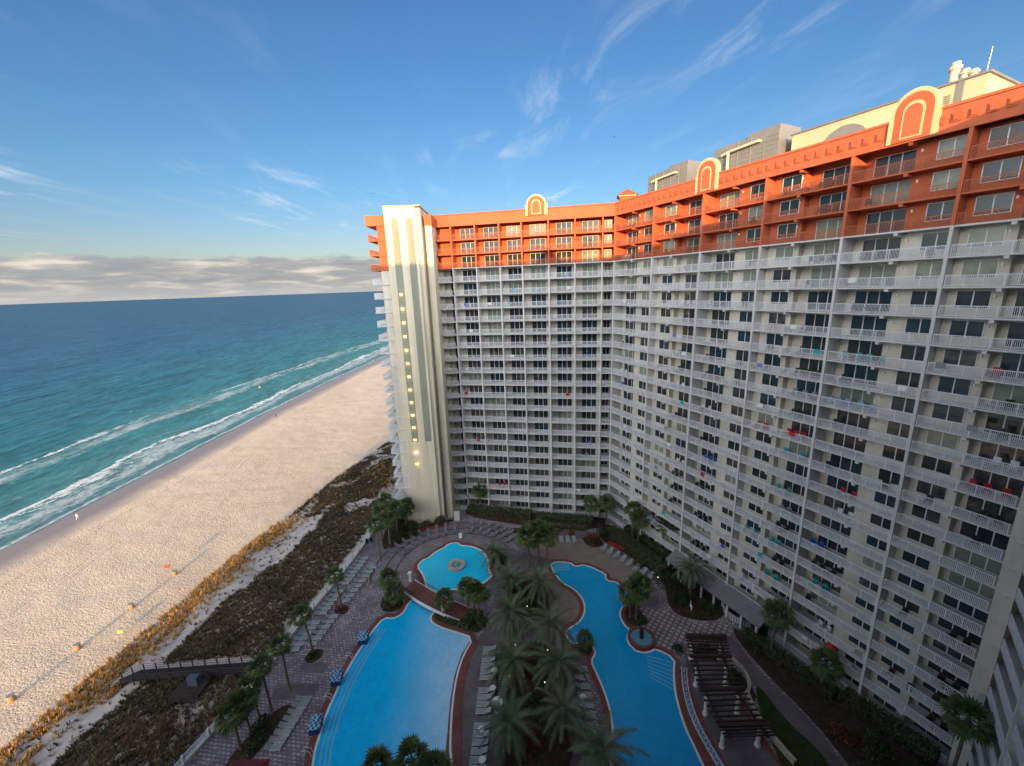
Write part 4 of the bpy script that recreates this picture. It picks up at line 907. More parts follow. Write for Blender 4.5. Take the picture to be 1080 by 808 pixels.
for (dist, wg, s0, s1, k, wn_, b_, even) in cand:
    if NC > 268: break
    items = COL.get((wn_, b_, k), [])
    if k >= 23 or (wn_ == 'r' and b_ in (2, 3, 4) and k > 22): 
        if not items: continue
    if not items:
        if rg.random() < .30: continue
        c = rg.choice(['dark', 'dark', 'dark', 'brown', 'grey', 'white'])
        a0 = s0 + (1.5 if even or wn_ != 'r' else 6.1); items = [(a0 + q * 1.15, c) for q in range(rg.choice([1, 2, 2, 3]))]
        if rg.random() < .3 and wn_ == 'r': items.append((s0 + (7.6 if even else 2.2), c))
    items = [(s, c) for s, c in items if s0 + .4 < s < s1 - .4]
    items.sort()
    for q, (s, c) in enumerate(items):
        deep = 1.25 if not (wn_ == 'r' and ((even and s > s0 + 4.9) or (not even and s < s0 + 4.3))) else .75
        an = math.atan2(wg.d.y, wg.d.x) + rg.uniform(-.5, .5) + (math.pi if wn_ == 'x' else 0)
        pt = wg(s, deep); o = put(CM[c], 'balcony_chair', None, (pt[0], pt[1], RZ(k)), an)
        bay = ORD[b_] if wn_ == 'r' else ORD[b_ - 1] if wn_ == 'b' else ORD[b_]
        side = 'only' if len(items) == 1 else ORD[q]
        tag(o, f'{side} {c} chair on the {bay} bay of the {WN[wn_]}, {ORD[k-1]} balcony down', 'chair', 'chairs on the balconies'); NC += 1
    if len(items) >= 2 and len([1 for t_ in items]) and rg.random() < .55 and wn_ == 'r' and dist < 100:
        s = (items[0][0] + items[1][0]) / 2; pt = wg(s, .55); c = rg.choice(['white', 'dark', 'grey'])
        o = put(TM[c], 'side_table', None, (pt[0], pt[1], RZ(k))); tag(o, f'small round {c} table on the {ORD[b_]} bay of the {WN[wn_]}, {ORD[k-1]} balcony down', 'table', 'tables on the balconies')
# towels hung over rails, potted plants
TW = MB(); TW.box(-.38, -.07, .55, .38, -.045, 1.12); TW.box(-.38, -.07, 1.10, .38, .07, 1.13); TW.box(-.38, .045, .7, .38, .07, 1.12)
TWM = {c: TW.mesh('hanging_towel', 'ch_' + c) for c in ('light blue', 'white', 'red', 'teal', 'blue', 'purple', 'grey')}
ntw = 0; seen = set()
for (dist, wg, s0, s1, k, wn_, b_, even) in cand:
    if wn_ == 'n' or k < 4 or k > 22 or ntw >= 46 or rg.random() > (.20 if wn_ == 'r' else .14): continue
    c = rg.choice(['light blue', 'light blue', 'light blue', 'white', 'white', 'white', 'grey', 'grey', 'teal', 'blue', 'purple', 'red']); s = rg.uniform(s0 + .8, s1 - .8); pt = wg(s, .06)
    o = put(TWM[c], 'hanging_towel', None, (pt[0], pt[1], RZ(k)), math.atan2(wg.d.y, wg.d.x)); tag(o, f'{c} towel over the rail, {ORD[b_ if wn_ == "r" else b_ - 1]} bay of the {WN[wn_]}, {ORD[k-1]} balcony down', 'towel', 'towels over the balcony rails'); ntw += 1
# closed red parasol on a balcony
p = RW(45.4, 1.0); t = empty('parasol', (p[0], p[1], RZ(22))); tag(t, 'half open red parasol on a low balcony of the long facade', 'parasol')
mb = MB(); mb.tube([(0, 0, 0), (0, 0, 2.2)], .03, 6); mb.build('pole', 'steel', t); mb = MB(); mb.lathe([(.85, 1.35), (.5, 1.75), (.06, 2.15)], 8); mb.build('canopy', 'redcloth', t)

# ------------------------------------------------------------------ plants
def trunk_mb(h, r0_, r1_, bend=(0, 0), k=8):
    mb = MB(); n = 9; pts = []; rr = []
    for i in range(n): t_ = i / (n - 1); pts.append((bend[0] * t_ * t_, bend[1] * t_ * t_, h * t_)); rr.append(lerp(r0_, r1_, t_) * (1.35 if i == 0 else 1) * (1 + .06 * (i % 2)))
    mb.tube(pts, rr, k); return mb
def date_crown(seed, nf=34, L=3.5):
    rnd = random.Random(seed); mb = MB()
    for i in range(nf):
        a = i * 2.399 + rnd.uniform(-.2, .2); el = R(lerp(72, -22, (i / nf) ** .85) + rnd.uniform(-7, 7)); ll = L * rnd.uniform(.85, 1.1) * (.8 if i < 6 else 1)
        n = 9; p = Vector((0, 0, 0)); e = el; pts = [p.copy()]; ca, sa = math.cos(a), math.sin(a)
        for j in range(n): e -= R(rnd.uniform(5.5, 9.5)); p = p + Vector((ca * math.cos(e), sa * math.cos(e), math.sin(e))) * (ll / n); pts.append(p.copy())
        side = Vector((-sa, ca, 0))
        for j in range(n):
            a0, a1 = pts[j], pts[j + 1]; mb.add([a0 - side * .025, a0 + side * .025, a1 + side * .02, a1 - side * .02], [(0, 1, 2, 3)])
            if j < 1: continue
            for q in range(2):
                t_ = (j + q / 2) / n; base = a0.lerp(a1, q / 2); d = (a1 - a0).normalized(); ln = .46 * (math.sin(math.pi * min(.97, t_ * .85 + .18)) ** .6) + .08
                for sg in (-1, 1):
                    upv = side.cross(d) * -1; tip = base + side * sg * ln * .8 + d * ln * .62 + Vector((0, 0, -.10 + .22 * (1 - t_))) + upv * .03
                    mb.add([base, base + d * .15, tip], [(0, 1, 2)])
    return mb
def fan_crown(seed, nf=34, L=1.35, droop=1.0):
    rnd = random.Random(seed); mb = MB()
    for i in range(nf):
        a = i * 2.399 + rnd.uniform(-.3, .3); e = R(lerp(80, -45 * droop, (i / nf)) + rnd.uniform(-8, 8)); ca, sa = math.cos(a), math.sin(a); pl = L * rnd.uniform(.45, .7)
        d = Vector((ca * math.cos(e), sa * math.cos(e), math.sin(e))); base = d * pl; side = Vector((-sa, ca, 0)); upv = d.cross(side)
        mb.add([Vector((0, 0, 0)) - side * .02, Vector((0, 0, 0)) + side * .02, base + side * .02, base - side * .02], [(0, 1, 2, 3)])
        nb = 11
        for j in range(nb):
            b_ = R(lerp(-88, 88, j / (nb - 1))); ll = L * .62 * (.72 + .28 * math.cos(b_)) * rnd.uniform(.9, 1.1)
            dd = (d * math.cos(b_) + side * math.sin(b_)); mid = base + dd * ll * .55 + Vector((0, 0, -.03)); tip = base + dd * ll + Vector((0, 0, -.22 * ll - .05 * abs(math.sin(b_)))); w_ = dd.cross(upv).normalized() * .055 * L
            mb.add([base, mid - w_, tip, mid + w_], [(0, 1, 2, 3)])
    return mb
def skirt(seed, r_, n=26, L=.9):
    rnd = random.Random(seed); mb = MB()
    for i in range(n):
        a = rnd.uniform(0, 6.283); ca, sa = math.cos(a), math.sin(a); z = rnd.uniform(-.7, -.1); l2 = L * rnd.uniform(.6, 1)
        mb.add([(ca * .1 - sa * .05, sa * .1 + ca * .05, z), (ca * .1 + sa * .05, sa * .1 - ca * .05, z), (ca * r_ + sa * .09, sa * r_ - ca * .09, z - l2 * .6), (ca * r_ * .9 - sa * .09, sa * r_ * .9 + ca * .09, z - l2)], [(0, 1, 2, 3)])
    return mb
PP = {}
PP['date'] = [date_crown(s).mesh('crown', 'frond') for s in (1, 2, 3)]
PP['fan'] = [fan_crown(s).mesh('crown', 'fan') for s in (4, 5, 6)]
PP['skirt'] = [skirt(s, .38).mesh('dry_leaves', 'deadfrond') for s in (7, 8)]
pc = [0]
def palm(kind, x, y, h, label, sc=1.0, bend=(0, 0), group=None, z0=0):
    pc[0] += 1; i = pc[0]
    t = empty('date_palm' if kind == 'date' else 'fan_palm', (x, y, z0)); tag(t, label, 'palm tree', group)
    r_ = .26 if kind == 'date' else .14
    trunk_mb(h, r_ * 1.15, r_, bend).build('trunk', 'trunk', t, smooth=True)
    me = PP['date' if kind == 'date' else 'fan'][i % 3]
    o = put(me, 'crown', t, (bend[0], bend[1], h), i * 1.7); o.scale = (sc, sc, sc)
    if True:
        o2 = put(PP['skirt'][i % 2], 'dry_leaves', t, (bend[0], bend[1], h), i * .9); o2.scale = (sc, sc, sc)
    return t
G1 = 'slender fan palms along the white fence'
palm('fan', -31.1, 60.9, 6.0, 'slender fan palm rising from the round planter midway along the fence loungers', 1.15, (-.9, 1.2), G1)
palm('fan', -32.3, 52.5, 6.2, 'slender fan palm beside the fence at the boardwalk end of the lounger rows', 1.15, (-1.1, .6), G1)
palm('fan', -32.6, 46.3, 6.3, 'slender fan palm with a pale square base, standing alone behind the fence gate', 1.15, (-1.0, 1.3), G1)
palm('fan', -33.5, 43.4, 6.2, 'tallest leaning fan palm at the far tip of the long planter near the gate', 1.15, (-1.0, 1.0), G1)
palm('fan', -34.4, 42.3, 4.7, 'shorter fan palm just left of the leaning one in the long planter', 1.15, (-1.0, .6), G1)
palm('fan', -34.4, 40.4, 4.4, 'bushy fan palm in the middle of the long planter near the gate', 1.3, (-.7, .5), G1)
palm('fan', -34.7, 38.8, 4.2, 'bushy fan palm at the near end of the long planter', 1.3, (-.8, .8), G1)
palm('fan', -28.2, 73.7, 8.0, 'tall fan palm standing by the far end of the fence loungers', 1.25, (-.4, .5))
for n_, (x, y, h, l) in enumerate([(-27.8, 79.3, 6.0, 'fan palm nearest the paving in the clump left of the tower'), (-30.0, 80.4, 7.0, 'fan palm closest to the fence in the clump left of the tower'), (-27.0, 82.6, 6.6, 'middle fan palm of the clump left of the tower'), (-25.6, 86.2, 5.2, 'fan palm against the tower foot, casting a soft stain on its wall'), (-29.6, 84.6, 7.2, 'fan palm behind the clump left of the tower, under the side balconies'), (-25.4, 84.6, 4.6, 'short fan palm in front of the tower corner')]):
    palm('fan', x, y, h, l, 1.35, (.3 * math.sin(n_), .3), 'palms clumped left of the tower')
palm('fan', -22.9, 62.6, 4.0, 'bushy palm left of the footbridge, taller of two in the planter', 1.35, (-.4, .8)); palm('fan', -22.0, 61.2, 2.8, 'low bushy palm left of the footbridge in the round planter', 1.35, (.2, .2))
palm('fan', -12.5, 58.3, 3.6, 'fan palm on the small lawn right beside the footbridge', 1.2, (-.1, .2)); palm('fan', -8.7, 58.6, 5.2, 'left fan palm of the trio at the right end of the footbridge', 1.2, (-.2, .4)); palm('fan', -7.6, 57.6, 5.4, 'middle fan palm of the trio at the right end of the footbridge', 1.25, (0, .4)); palm('fan', -6.9, 56.6, 5.2, 'right fan palm of the trio at the right end of the footbridge', 1.2, (.4, .8))
for x, y, h, l in [(2.0, 69.3, 7.2, 'left palm with pale thin trunk of three on the walk between the pools'), (4.0, 71.4, 7.0, 'middle palm with pale thin trunk of three on the walk between the pools'), (5.5, 69.5, 7.4, 'right palm with pale thin trunk of three on the walk between the pools')]: palm('fan', x, y, h, l, 1.75, (0, .3), 'pale trunked palms between the pools')
palm('fan', 18.9, 56.3, 5.4, 'large fan palm beside the round fountain, leaning over the pool', 1.5, (.2, .6)); palm('fan', 19.5, 57.6, 5.2, 'fan palm behind the round fountain bed', 1.4, (.6, .4)); palm('fan', 18.1, 56.9, 4.2, 'low fan palm on the left of the round fountain bed', 1.3, (-.3, .5))
palm('fan', 9.6, 51.2, 1.7, 'little palm on the round planter jutting into the right pool', 1.0)
for n_, (x, y, h, sc, l) in enumerate([(-4.3, 70.3, 3.8, 1.12, 'date palm overhanging the right edge of the small round pool'), (-1.6, 62.0, 4.4, 1.1, 'date palm on the walk right of the footbridge, first of the island rows'), (3.4, 60.6, 4.6, 1.15, 'date palm with wide crown on the rounded terrace beside the right pool'), (-1.3, 54.2, 4.2, 1.15, 'date palm at the far left tip of the planted island'), (4.6, 51.6, 4.4, 1.15, 'date palm at the far right tip of the planted island'), (-1.4, 45.6, 4.6, 1.15, 'date palm on the left of the island beside the loungers'), (5.1, 45.2, 4.5, 1.15, 'date palm on the right side of the island facing the right pool'), (-1.7, 37.4, 4.5, 1.1, 'nearest date palm on the left side of the island'), (4.6, 38.6, 4.5, 1.1, 'nearest date palm on the right side of the island'), (8.6, 33.9, 4.6, 1.1, 'date palm at the bottom edge of the picture beside the right pool')]):
    palm('date', x, y, h * (.92 + .03 * (n_ % 5)), l, sc * (1.08 + .05 * ((n_ * 7) % 4)), (.15 * ((n_ % 3) - 1), .1), 'date palms of the planted island')
palm('date', 29.6, 60.6, 6.0, 'single tall date palm in the bed before the grey canopy', 1.1, (0, 0))
for x, y, h, l in [(24.2, 76.8, 7.6, 'taller fan palm before the long facade near the bend'), (25.0, 75.3, 6.2, 'shorter fan palm before the long facade near the bend'), (29.3, 73.0, 6.4, 'slim fan palm before the third bay of the long facade'), (16.9, 84.6, 5.0, 'small fan palm before the back wing near the bend'), (20.4, 83.8, 5.4, 'fan palm standing right in the bend of the facades'), (36.2, 48.8, 7.4, 'tall slim fan palm on the grass beside the path below the canopy'), (39.5, 43.5, 4.4, 'drooping palm in the shadowed bed under the low balconies'), (-9.0, 92.3, 5.2, 'small fan palm before the first bays of the back wing'), (43.9, 31.6, 10.5, 'fan palm at the foot of the corner pilaster, lower right')]:
    palm('fan', x, y, h, l, 1.45, (.2, 0))
for x, y, h, l in [(-15.4, 32.3, 5.6, 'left one of three palm tops rising at the bottom edge over the main pool'), (-11.9, 32.9, 6.0, 'middle one of three palm tops rising at the bottom edge over the main pool'), (-9.6, 31.9, 5.6, 'right one of three palm tops rising at the bottom edge over the main pool')]: palm('fan', x, y, h, l, 1.4)

def shrub(x, y, rx, ry, rz, m, label, n=None, z0=0, name='shrub', cat='shrub', group=None, leaf=.16, seed=0, rot=0):
    rnd = random.Random(seed or int(x * 131 + y * 17)); mb = MB(); n = n or int(190 * (rx * ry) ** .6 * (1 + rz)); cr, sr = math.cos(rot), math.sin(rot)
    lob = [(rnd.uniform(-.5, .5), rnd.uniform(-.5, .5), rnd.uniform(.1, .6), rnd.uniform(.45, .7)) for _ in range(6)]
    for _ in range(n):
        lx, ly, lz, lr = rnd.choice(lob); a = rnd.uniform(0, 6.283); c = rnd.uniform(-.4, 1); s_ = math.sqrt(1 - c * c); q = lr * rnd.uniform(.75, 1.08)
        ux, uy, uz = (lx + q * s_ * math.cos(a)), (ly + q * s_ * math.sin(a)), max(.02, lz + q * c * .8)
        p = Vector((x + (ux * cr) * rx - (uy * sr) * ry, y + (ux * sr) * rx + (uy * cr) * ry, z0 + uz * rz)); d = Vector((rnd.gauss(0, 1), rnd.gauss(0, 1), rnd.gauss(0, .6) + .5)).normalized(); e = d.orthogonal().normalized(); f = d.cross(e); s1 = leaf * rnd.uniform(.6, 1.3)
        mb.add([p + e * s1, p + f * s1 * .5, p - e * s1, p - f * s1 * .5], [(0, 1, 2, 3)])
    o = mb.build(name, m); tag(o, label, cat, group); return o
SH = 'shrubs of the courtyard beds'
def hedge(a, b, wd, hh, m, label, group=None):
    """a clipped hedge between two points: one thing, many leaves over a dark core"""
    a, b = Vector(a), Vector(b); L = (b - a).length; d = (b - a) / L; nn = Vector((-d.y, d.x)); rnd = random.Random(int(L * 100)); t = empty('hedge', (a.x, a.y, 0)); tag(t, label, 'hedge', group)
    mb = MB(); w2 = wd * .42
    mb.prism([tuple(-nn * w2), tuple(d * L - nn * w2), tuple(d * L + nn * w2), tuple(nn * w2)], 0, hh * .86); mb.build('stems', 'mulch', t)
    mb = MB()
    for _ in range(int(L * (wd + hh * 2) * 26)):
        s = rnd.uniform(0, L); q = rnd.uniform(-1, 1); top = rnd.random() < wd / (wd + hh * 1.2)
        hz = hh * (1 + .22 * (fbm(s * .5, wd) - .5))
        if top: p = d * s + nn * q * wd * .5; z = hz + rnd.uniform(-.12, .1)
        else: p = d * s + nn * (wd * .5 * (1 if q > 0 else -1) + rnd.uniform(-.12, .08)); z = rnd.uniform(0, hz)
        P = Vector((p.x, p.y, z)); e = Vector((rnd.gauss(0, 1), rnd.gauss(0, 1), rnd.gauss(0, .7))).normalized(); f = e.orthogonal().normalized(); s1 = .17 * rnd.uniform(.6, 1.3)
        mb.add([P + e * s1, P + f * s1 * .6, P - e * s1, P - f * s1 * .6], [(0, 1, 2, 3)])
    mb.build('foliage', m, t)
    return t
HG = 'hedges along the building foot'
hedge((-12.0, 91.5), (3.5, 87.8), 2.4, 1.5, 'shrub', 'dark hedge before the first bays of the back wing', HG)
hedge((4.5, 87.2), (17.5, 84.4), 2.6, 1.3, 'shrub', 'dark olive hedge before the last bays of the back wing', HG)
hedge((1, 84.9), (15.6, 82.0), 1.2, .9, 'shrub2', 'low olive hedge edging the walk below the back wing', HG)
hedge((20.4, 80.5), (27.4, 66.5), 2.6, 1.7, 'shrub', 'thick hedge before the first bays of the long facade', HG)
hedge((24.2, 81.0), (31.5, 66.6), 1.6, 1.5, 'shrub', 'narrow hedge tight against the long facade near the bend', HG)
hedge((34.3, 52.6), (40.5, 42.2), 1.9, 1.3, 'shrub', 'hedge along the path under the low balconies right of the canopy', HG)
hedge((41.6, 42.4), (46.0, 34.6), 2.2, 1.4, 'shrub', 'hedge at the foot of the right end of the long facade', HG)
hedge((-12.9, 57.5), (-8.4, 55.6), .8, .6, 'shrub', 'low hedge edging the small lawn over the main pool', None)
for x, y, rx, ry, rz, m, l in [
    (-21.4, 84.9, 1.5, 1.3, 2.0, 'shrub2', 'small rounded tree at the foot of the tower, left of two'), (-17.6, 86.2, 1.7, 1.3, 2.1, 'shrub2', 'small rounded tree at the foot of the tower, right of two'),
    (-27.6, 81.4, 2.2, 2.6, 2.2, 'shrub', 'dark shrub mass under the palms left of the tower'), (-29.4, 86.6, 2.2, 3.0, 3.2, 'shrub2', 'tall olive shrub against the side balconies of the tower'), (-25.3, 85.4, 2.4, 1.8, 2.0, 'shrub', 'dark shrub against the left corner of the tower'), (-23.6, 82.4, 2.0, 1.2, 1.0, 'shrub', 'low shrub at the edge of the curved terrace under the tower'), (-30.4, 90.5, 2.4, 4.0, 3.6, 'shrub2', 'yellowish shrub beyond the fence end below the side balconies'),
    (-22.3, 61.6, 1.9, 1.7, 1.6, 'shrub2', 'reddish olive shrub mound in the planter left of the footbridge'), (-33.4, 40.4, 1.5, 3.0, .9, 'shrub', 'dark ground shrubs filling the long planter near the gate'), (-31.9, 51.6, 1.0, 1.0, .6, 'shrub', 'round shrub in the small planter at the foot of the lounger rows'), (-31.1, 60.7, 1.1, .9, .6, 'redleaf', 'dark reddish shrub in the round planter midway along the loungers'),
    (-7.8, 57.4, 1.5, 1.3, 2.2, 'shrub', 'bushy shrub under the palm trio at the end of the footbridge'), (-6.3, 56.2, 1.0, 1.1, 1.5, 'shrub', 'dark shrub at the right end of the small lawn'),
    (1.2, 50.6, 2.2, 1.6, 1.2, 'redleaf', 'red brown shrub at the far end of the island between the palms'), (3.6, 47.6, 1.6, 1.6, 1.1, 'redleaf', 'rusty shrub in the middle of the island right of the lamps'), (.6, 47.0, 1.9, 1.6, 1.0, 'redleaf', 'rusty shrub in the middle of the island behind the round table'), (.8, 42.6, 1.8, 2.0, 1.0, 'shrub', 'dark green shrub in the centre of the island'), (3.6, 41.2, 1.4, 1.5, .9, 'redleaf', 'brown shrub on the right of the island near the lower loungers'), (.8, 38.2, 2.0, 1.8, 1.0, 'redleaf', 'brown red shrub at the near end of the island'), (2.4, 35.0, 1.8, 1.3, 1.1, 'shrub2', 'dry looking shrub at the bottom edge between the two nearest palms'), (-2.6, 48.8, .9, 1.2, .8, 'shrub', 'small green shrub at the upper left of the island'),
    (1.6, 61.5, 2.2, 2.6, 1.0, 'shrub', 'dark planting under the date palms of the rounded terrace'), (-2.0, 64.4, 1.3, 1.4, 1.0, 'shrub', 'dark shrub on the walk between the first two date palms'), (-3.8, 72.8, 1.6, 1.8, 1.3, 'shrub', 'dark shrub under the date palm beside the small pool'), (3.8, 82.0, 3.2, 1.2, 2.2, 'shrub2', 'yellow green shrubbery behind the three pale trunked palms'),
    (8.0, 81.6, 2.0, 1.0, 1.3, 'shrub2', 'olive shrub left of the planter at the head of the right pool'), (16.1, 77.8, 1.3, 1.6, 2.0, 'redleaf', 'dark purple tree shrub at the head of the right pool terrace'), (11.8, 80.4, .8, .7, 1.2, 'redleaf', 'round dark bush behind the upright loungers'), (18.5, 79.6, 1.4, 1.4, 1.6, 'shrub', 'green shrub beside the red flowers at the bend'),
    (23.6, 70.2, 1.5, 1.8, 1.5, 'shrub2', 'grey green shrub above the curved row of loungers'), (26.9, 64.4, 1.9, 2.2, 1.8, 'shrub', 'dark shrub mass in front of the canopy, upper part'), (27.6, 60.0, 2.4, 2.0, 1.3, 'shrub', 'dark shrub mass left of the tall date palm'), (31.6, 58.2, 2.2, 1.6, 1.2, 'shrub', 'dark shrub between the date palm and the canopy'), (29.4, 56.4, 2.2, .7, .7, 'shrub2', 'oval low grey green bush at the edge of the checkered paving'), (20.0, 55.6, .8, .8, .9, 'dark' if False else 'shrub', 'round dark bush behind the red rimmed fountain'),
    (23.3, 50.2, .8, .8, 1.3, 'shrub', 'dark round bush left of the pergola head'), (26.6, 49.8, 1.6, .9, 1.3, 'shrub', 'dark bush at the head of the pergola'), (29.3, 45.2, 1.1, 2.0, .8, 'shrub', 'dark bush inside the stone edged bed right of the pergola'), (35.4, 50.9, 1.6, 1.2, 1.2, 'shrub', 'dark bush below the curved white fence'), (34.2, 49.0, .8, .8, 1.1, 'shrub2', 'pale leafy shrub by the path under the canopy end'),
    (38.0, 37.8, 1.7, 1.6, 1.3, 'redleaf', 'brownish shrub beside the path in the lower right'), (39.9, 35.6, 2.0, 1.8, 1.8, 'shrub', 'dark green bush in the lower right corner bed'), (36.9, 33.6, 1.6, 1.4, 1.6, 'shrub2', 'green bush at the bottom right beside the path fork'), (31.0, 32.6, 2.0, 1.0, 1.2, 'shrub', 'dark bush at the bottom edge right of the pergola'), (42.6, 33.3, 1.8, 1.6, 1.5, 'shrub', 'bush between the corner palm and the path')]:
    shrub(x, y, rx, ry, rz, m, l, group=SH, name='shrub')

# ------------------------------------------------------------------ pool furniture
def lounger_mb():
    f = MB(); f.cur = 0
    f.box(-.33, -.95, .28, .33, .35, .34)
    c, s_ = math.cos(R(24)), math.sin(R(24)); f.add([(-.33, .35, .28), (.33, .35, .28), (.33, .35 + .75 * c, .28 + .75 * s_), (-.33, .35 + .75 * c, .28 + .75 * s_), (-.33, .35, .34), (.33, .35, .34), (.33, .35 + .75 * c, .34 + .75 * s_), (-.33, .35 + .75 * c, .34 + .75 * s_)], [(3, 2, 1, 0), (4, 5, 6, 7), (0, 1, 5, 4), (1, 2, 6, 5), (2, 3, 7, 6), (3, 0, 4, 7)])
    f.cur = 1
    for x in (-.37, .33): f.box(x, -.97, .26, x + .04, .36, .33)
    for x in (-.36, .32):
        for y in (-.85, .3): f.box(x, y, 0, x + .04, y + .05, .27)
    return f
LM = lounger_mb().mesh('pool_lounger', ['lounge', 'loungef'])
def lounger(x, y, rz, label, group): tag(put(LM, 'pool_lounger', None, (x, y, .02), rz), label, 'lounger', group)
def row(p0, p1, n, rz, what, group, skip=(), rot1=None):
    k = 0
    for i in range(n):
        if i in skip: continue
        t_ = i / (n - 1); x, y = lerp(p0[0], p1[0], t_), lerp(p0[1], p1[1], t_); lounger(x, y, (rz if rot1 is None else lerp(rz, rot1, t_)) + rg.uniform(-.04, .04), f'{ORD[k]} grey lounger from the {what}', group); k += 1
row((-31.9, 74.4), (-35.3, 52.6), 22, R(98), 'tower end, against the fence', 'loungers in the row against the white fence', (8, 15))
row((-29.3, 71.4), (-31.2, 62.6), 8, R(98), 'tower end, second row from the fence', 'loungers of the second row')
row((-31.9, 59.0), (-33.0, 53.6), 6, R(98), 'round planter, second row from the fence', 'loungers of the second row')
row((-29.7, 44.6), (-30.5, 38.6), 8, R(92), 'gate, beside the long planter', 'loungers beside the long planter')
row((-4.9, 51.5), (-5.6, 34.6), 19, R(-92), 'footbridge end, left of the island', 'loungers on the left of the island', (6, 11))
row((8.3, 47.6), (8.0, 34.6), 11, R(90), 'far end, right of the island', 'loungers on the right of the island')
row((5.2, 78.3), (12.2, 78.0), 6, R(0), 'left, at the head of the right pool', 'loungers at the head of the right pool')
row((17.9, 75.0), (24.6, 66.0), 8, R(-38), 'bend, slanting above the right pool', 'loungers slanting above the right pool', rot1=R(-50))
M['lounge2'] = mat('dark slate lounge sling', (.15, .155, .17), .7, .15, 1.5); LM = lounger_mb().mesh('pool_lounger', ['lounge2', 'lounge2'])
for rr, n_, nm in ((12.4, 15, 'inner'), (14.6, 17, 'outer')):
    k = 0
    for i in range(n_):
        a = lerp(158, 38, i / (n_ - 1))
        if 84 < a < 94 : continue
        ar = R(a); lounger(cx + rr * 1.05 * math.cos(ar), cy + rr * .98 * math.sin(ar), ar - R(90), f'{ORD[k]} grey lounger from the left, {nm} arc above the small pool', f'loungers of the {nm} arc above the small pool'); k += 1
# small tables
for n_, (x, y, l) in enumerate([(-4.0, 47.6, 'small white side table between the upper loungers left of the island'), (-4.1, 44.9, 'small white side table near the dark chair left of the island'), (-5.3, 39.6, 'small white side table between the lower loungers left of the island'), (-5.0, 36.2, 'lowest small white side table left of the island'), (7.9, 43.2, 'small white side table among the loungers right of the island'), (8.5, 38.6, 'round white side table low on the right of the island')]):
    put_o = put(TM['white'], 'side_table', None, (x, y, .02)); tag(put_o, l, 'table', 'small pool side tables')
t = empty('patio_table', (-3.4, 42.9, .02)); tag(t, 'round pale patio table on the left edge of the island', 'table')
mb = MB(); mb.lathe([(.75, .70), (.75, .75), (.01, .75)], 20); mb.build('tabletop', 'ch_white', t); mb = MB(); mb.lathe([(.35, 0), (.1, .06), (.06, .70)], 10); mb.build('leg', 'steel', t)
for x, y, c, l in [(-3.5, 44.1, 'dark', 'dark chair behind the round patio table'), (-3.5, 41.6, 'grey', 'grey chair in front of the round patio table')]: tag(put(CM[c], 'patio_chair', None, (x, y, .02), 0 if y > 43 else 3.1), l, 'chair')
for i, x in enumerate((-33.9, -33.0, -32.1)): tag(put(CM['dark'], 'patio_chair', None, (x, 79.2 + .5 * i, .02), .4 * i), ['leftmost', 'middle', 'rightmost'][i] + ' of three black chairs inside the far end of the fence', 'chair', 'black chairs by the fence')
# blue check topped towel boxes at the main pool
def towel_box(x, y, label):
    t = empty('towel_box', (x, y, .02), R(8)); tag(t, label, 'towel box', 'blue boxes on the left edge of the main pool')
    mb = MB(); mb.box(-.62, -.75, 0, .62, .75, .95); mb.build('body', 'navy', t)
    mb = MB(); mb.add([(-.72, -.85, .97), (.72, -.85, .97), (.72, .9, 1.25), (-.72, .9, 1.25), (-.72, -.85, .90), (.72, -.85, .90), (.72, .9, .90), (-.72, .9, .90)], [(0, 1, 2, 3), (7, 6, 5, 4), (0, 4, 5, 1), (1, 5, 6, 2), (2, 6, 7, 3), (3, 7, 4, 0)]); mb.build('checkered_top', 'checkcloth', t)
    mb = MB(); mb.tube([(.75, .2, 0), (.75, .2, 1.9)], .06, 6); mb.tube([(.75, .2, 1.9), (.2, -.3, 1.1)], .05, 6); mb.build('post', 'navy', t)
towel_box(-24.9, 54.0, 'blue box with blue and white checkered top, farthest of three beside the main pool'); towel_box(-26.3, 47.2, 'blue box with blue and white checkered top, middle of three beside the main pool'); towel_box(-26.4, 40.8, 'blue box with blue and white checkered top, nearest of three beside the main pool')
for x, y, l in [(-26.4, 50.6, 'white handrail between the two far blue boxes'), (-26.9, 44.3, 'white handrail between the two near blue boxes'), (-26.5, 37.6, 'white handrail below the nearest blue box')]:
    mb = MB(); mb.tube([(0, 0, 0), (0, 0, .9), (.35, 0, 1.0), (.9, 0, .7), (1.0, 0, 0)], .035, 6); mb.tube([(0, .45, 0), (0, .45, .9), (.35, .45, 1.0), (.9, .45, .7), (1.0, .45, 0)], .035, 6); tag(mb.build('pool_handrail', 'rail', None, (x, y, .05)), l, 'handrail', 'handrails of the main pool')
t = empty('awning', (-31.2, 34.9, 0)); tag(t, 'dark red awning at the bottom edge beside the long planter', 'awning')
M['maroon'] = mat('dark red canvas', (.16, .03, .035), .8, .1, 2)
mb = MB(); mb.add([(-2.2, -1.3, 2.3), (2.2, -1.3, 2.3), (2.2, 1.1, 2.3), (-2.2, 1.1, 2.3), (-1.6, -.1, 3.0), (1.6, -.1, 3.0)], [(0, 1, 5, 4), (2, 3, 4, 5), (1, 2, 5), (3, 0, 4), (3, 2, 1, 0)]); mb.build('canvas', 'maroon', t)
for q_, r_ in ((-2, -1.1), (2, -1.1), (2, .9), (-2, .9)): mb = MB(); mb.tube([(q_, r_, 0), (q_, r_, 2.3)], .05, 6); mb.build('post', 'steel', t)
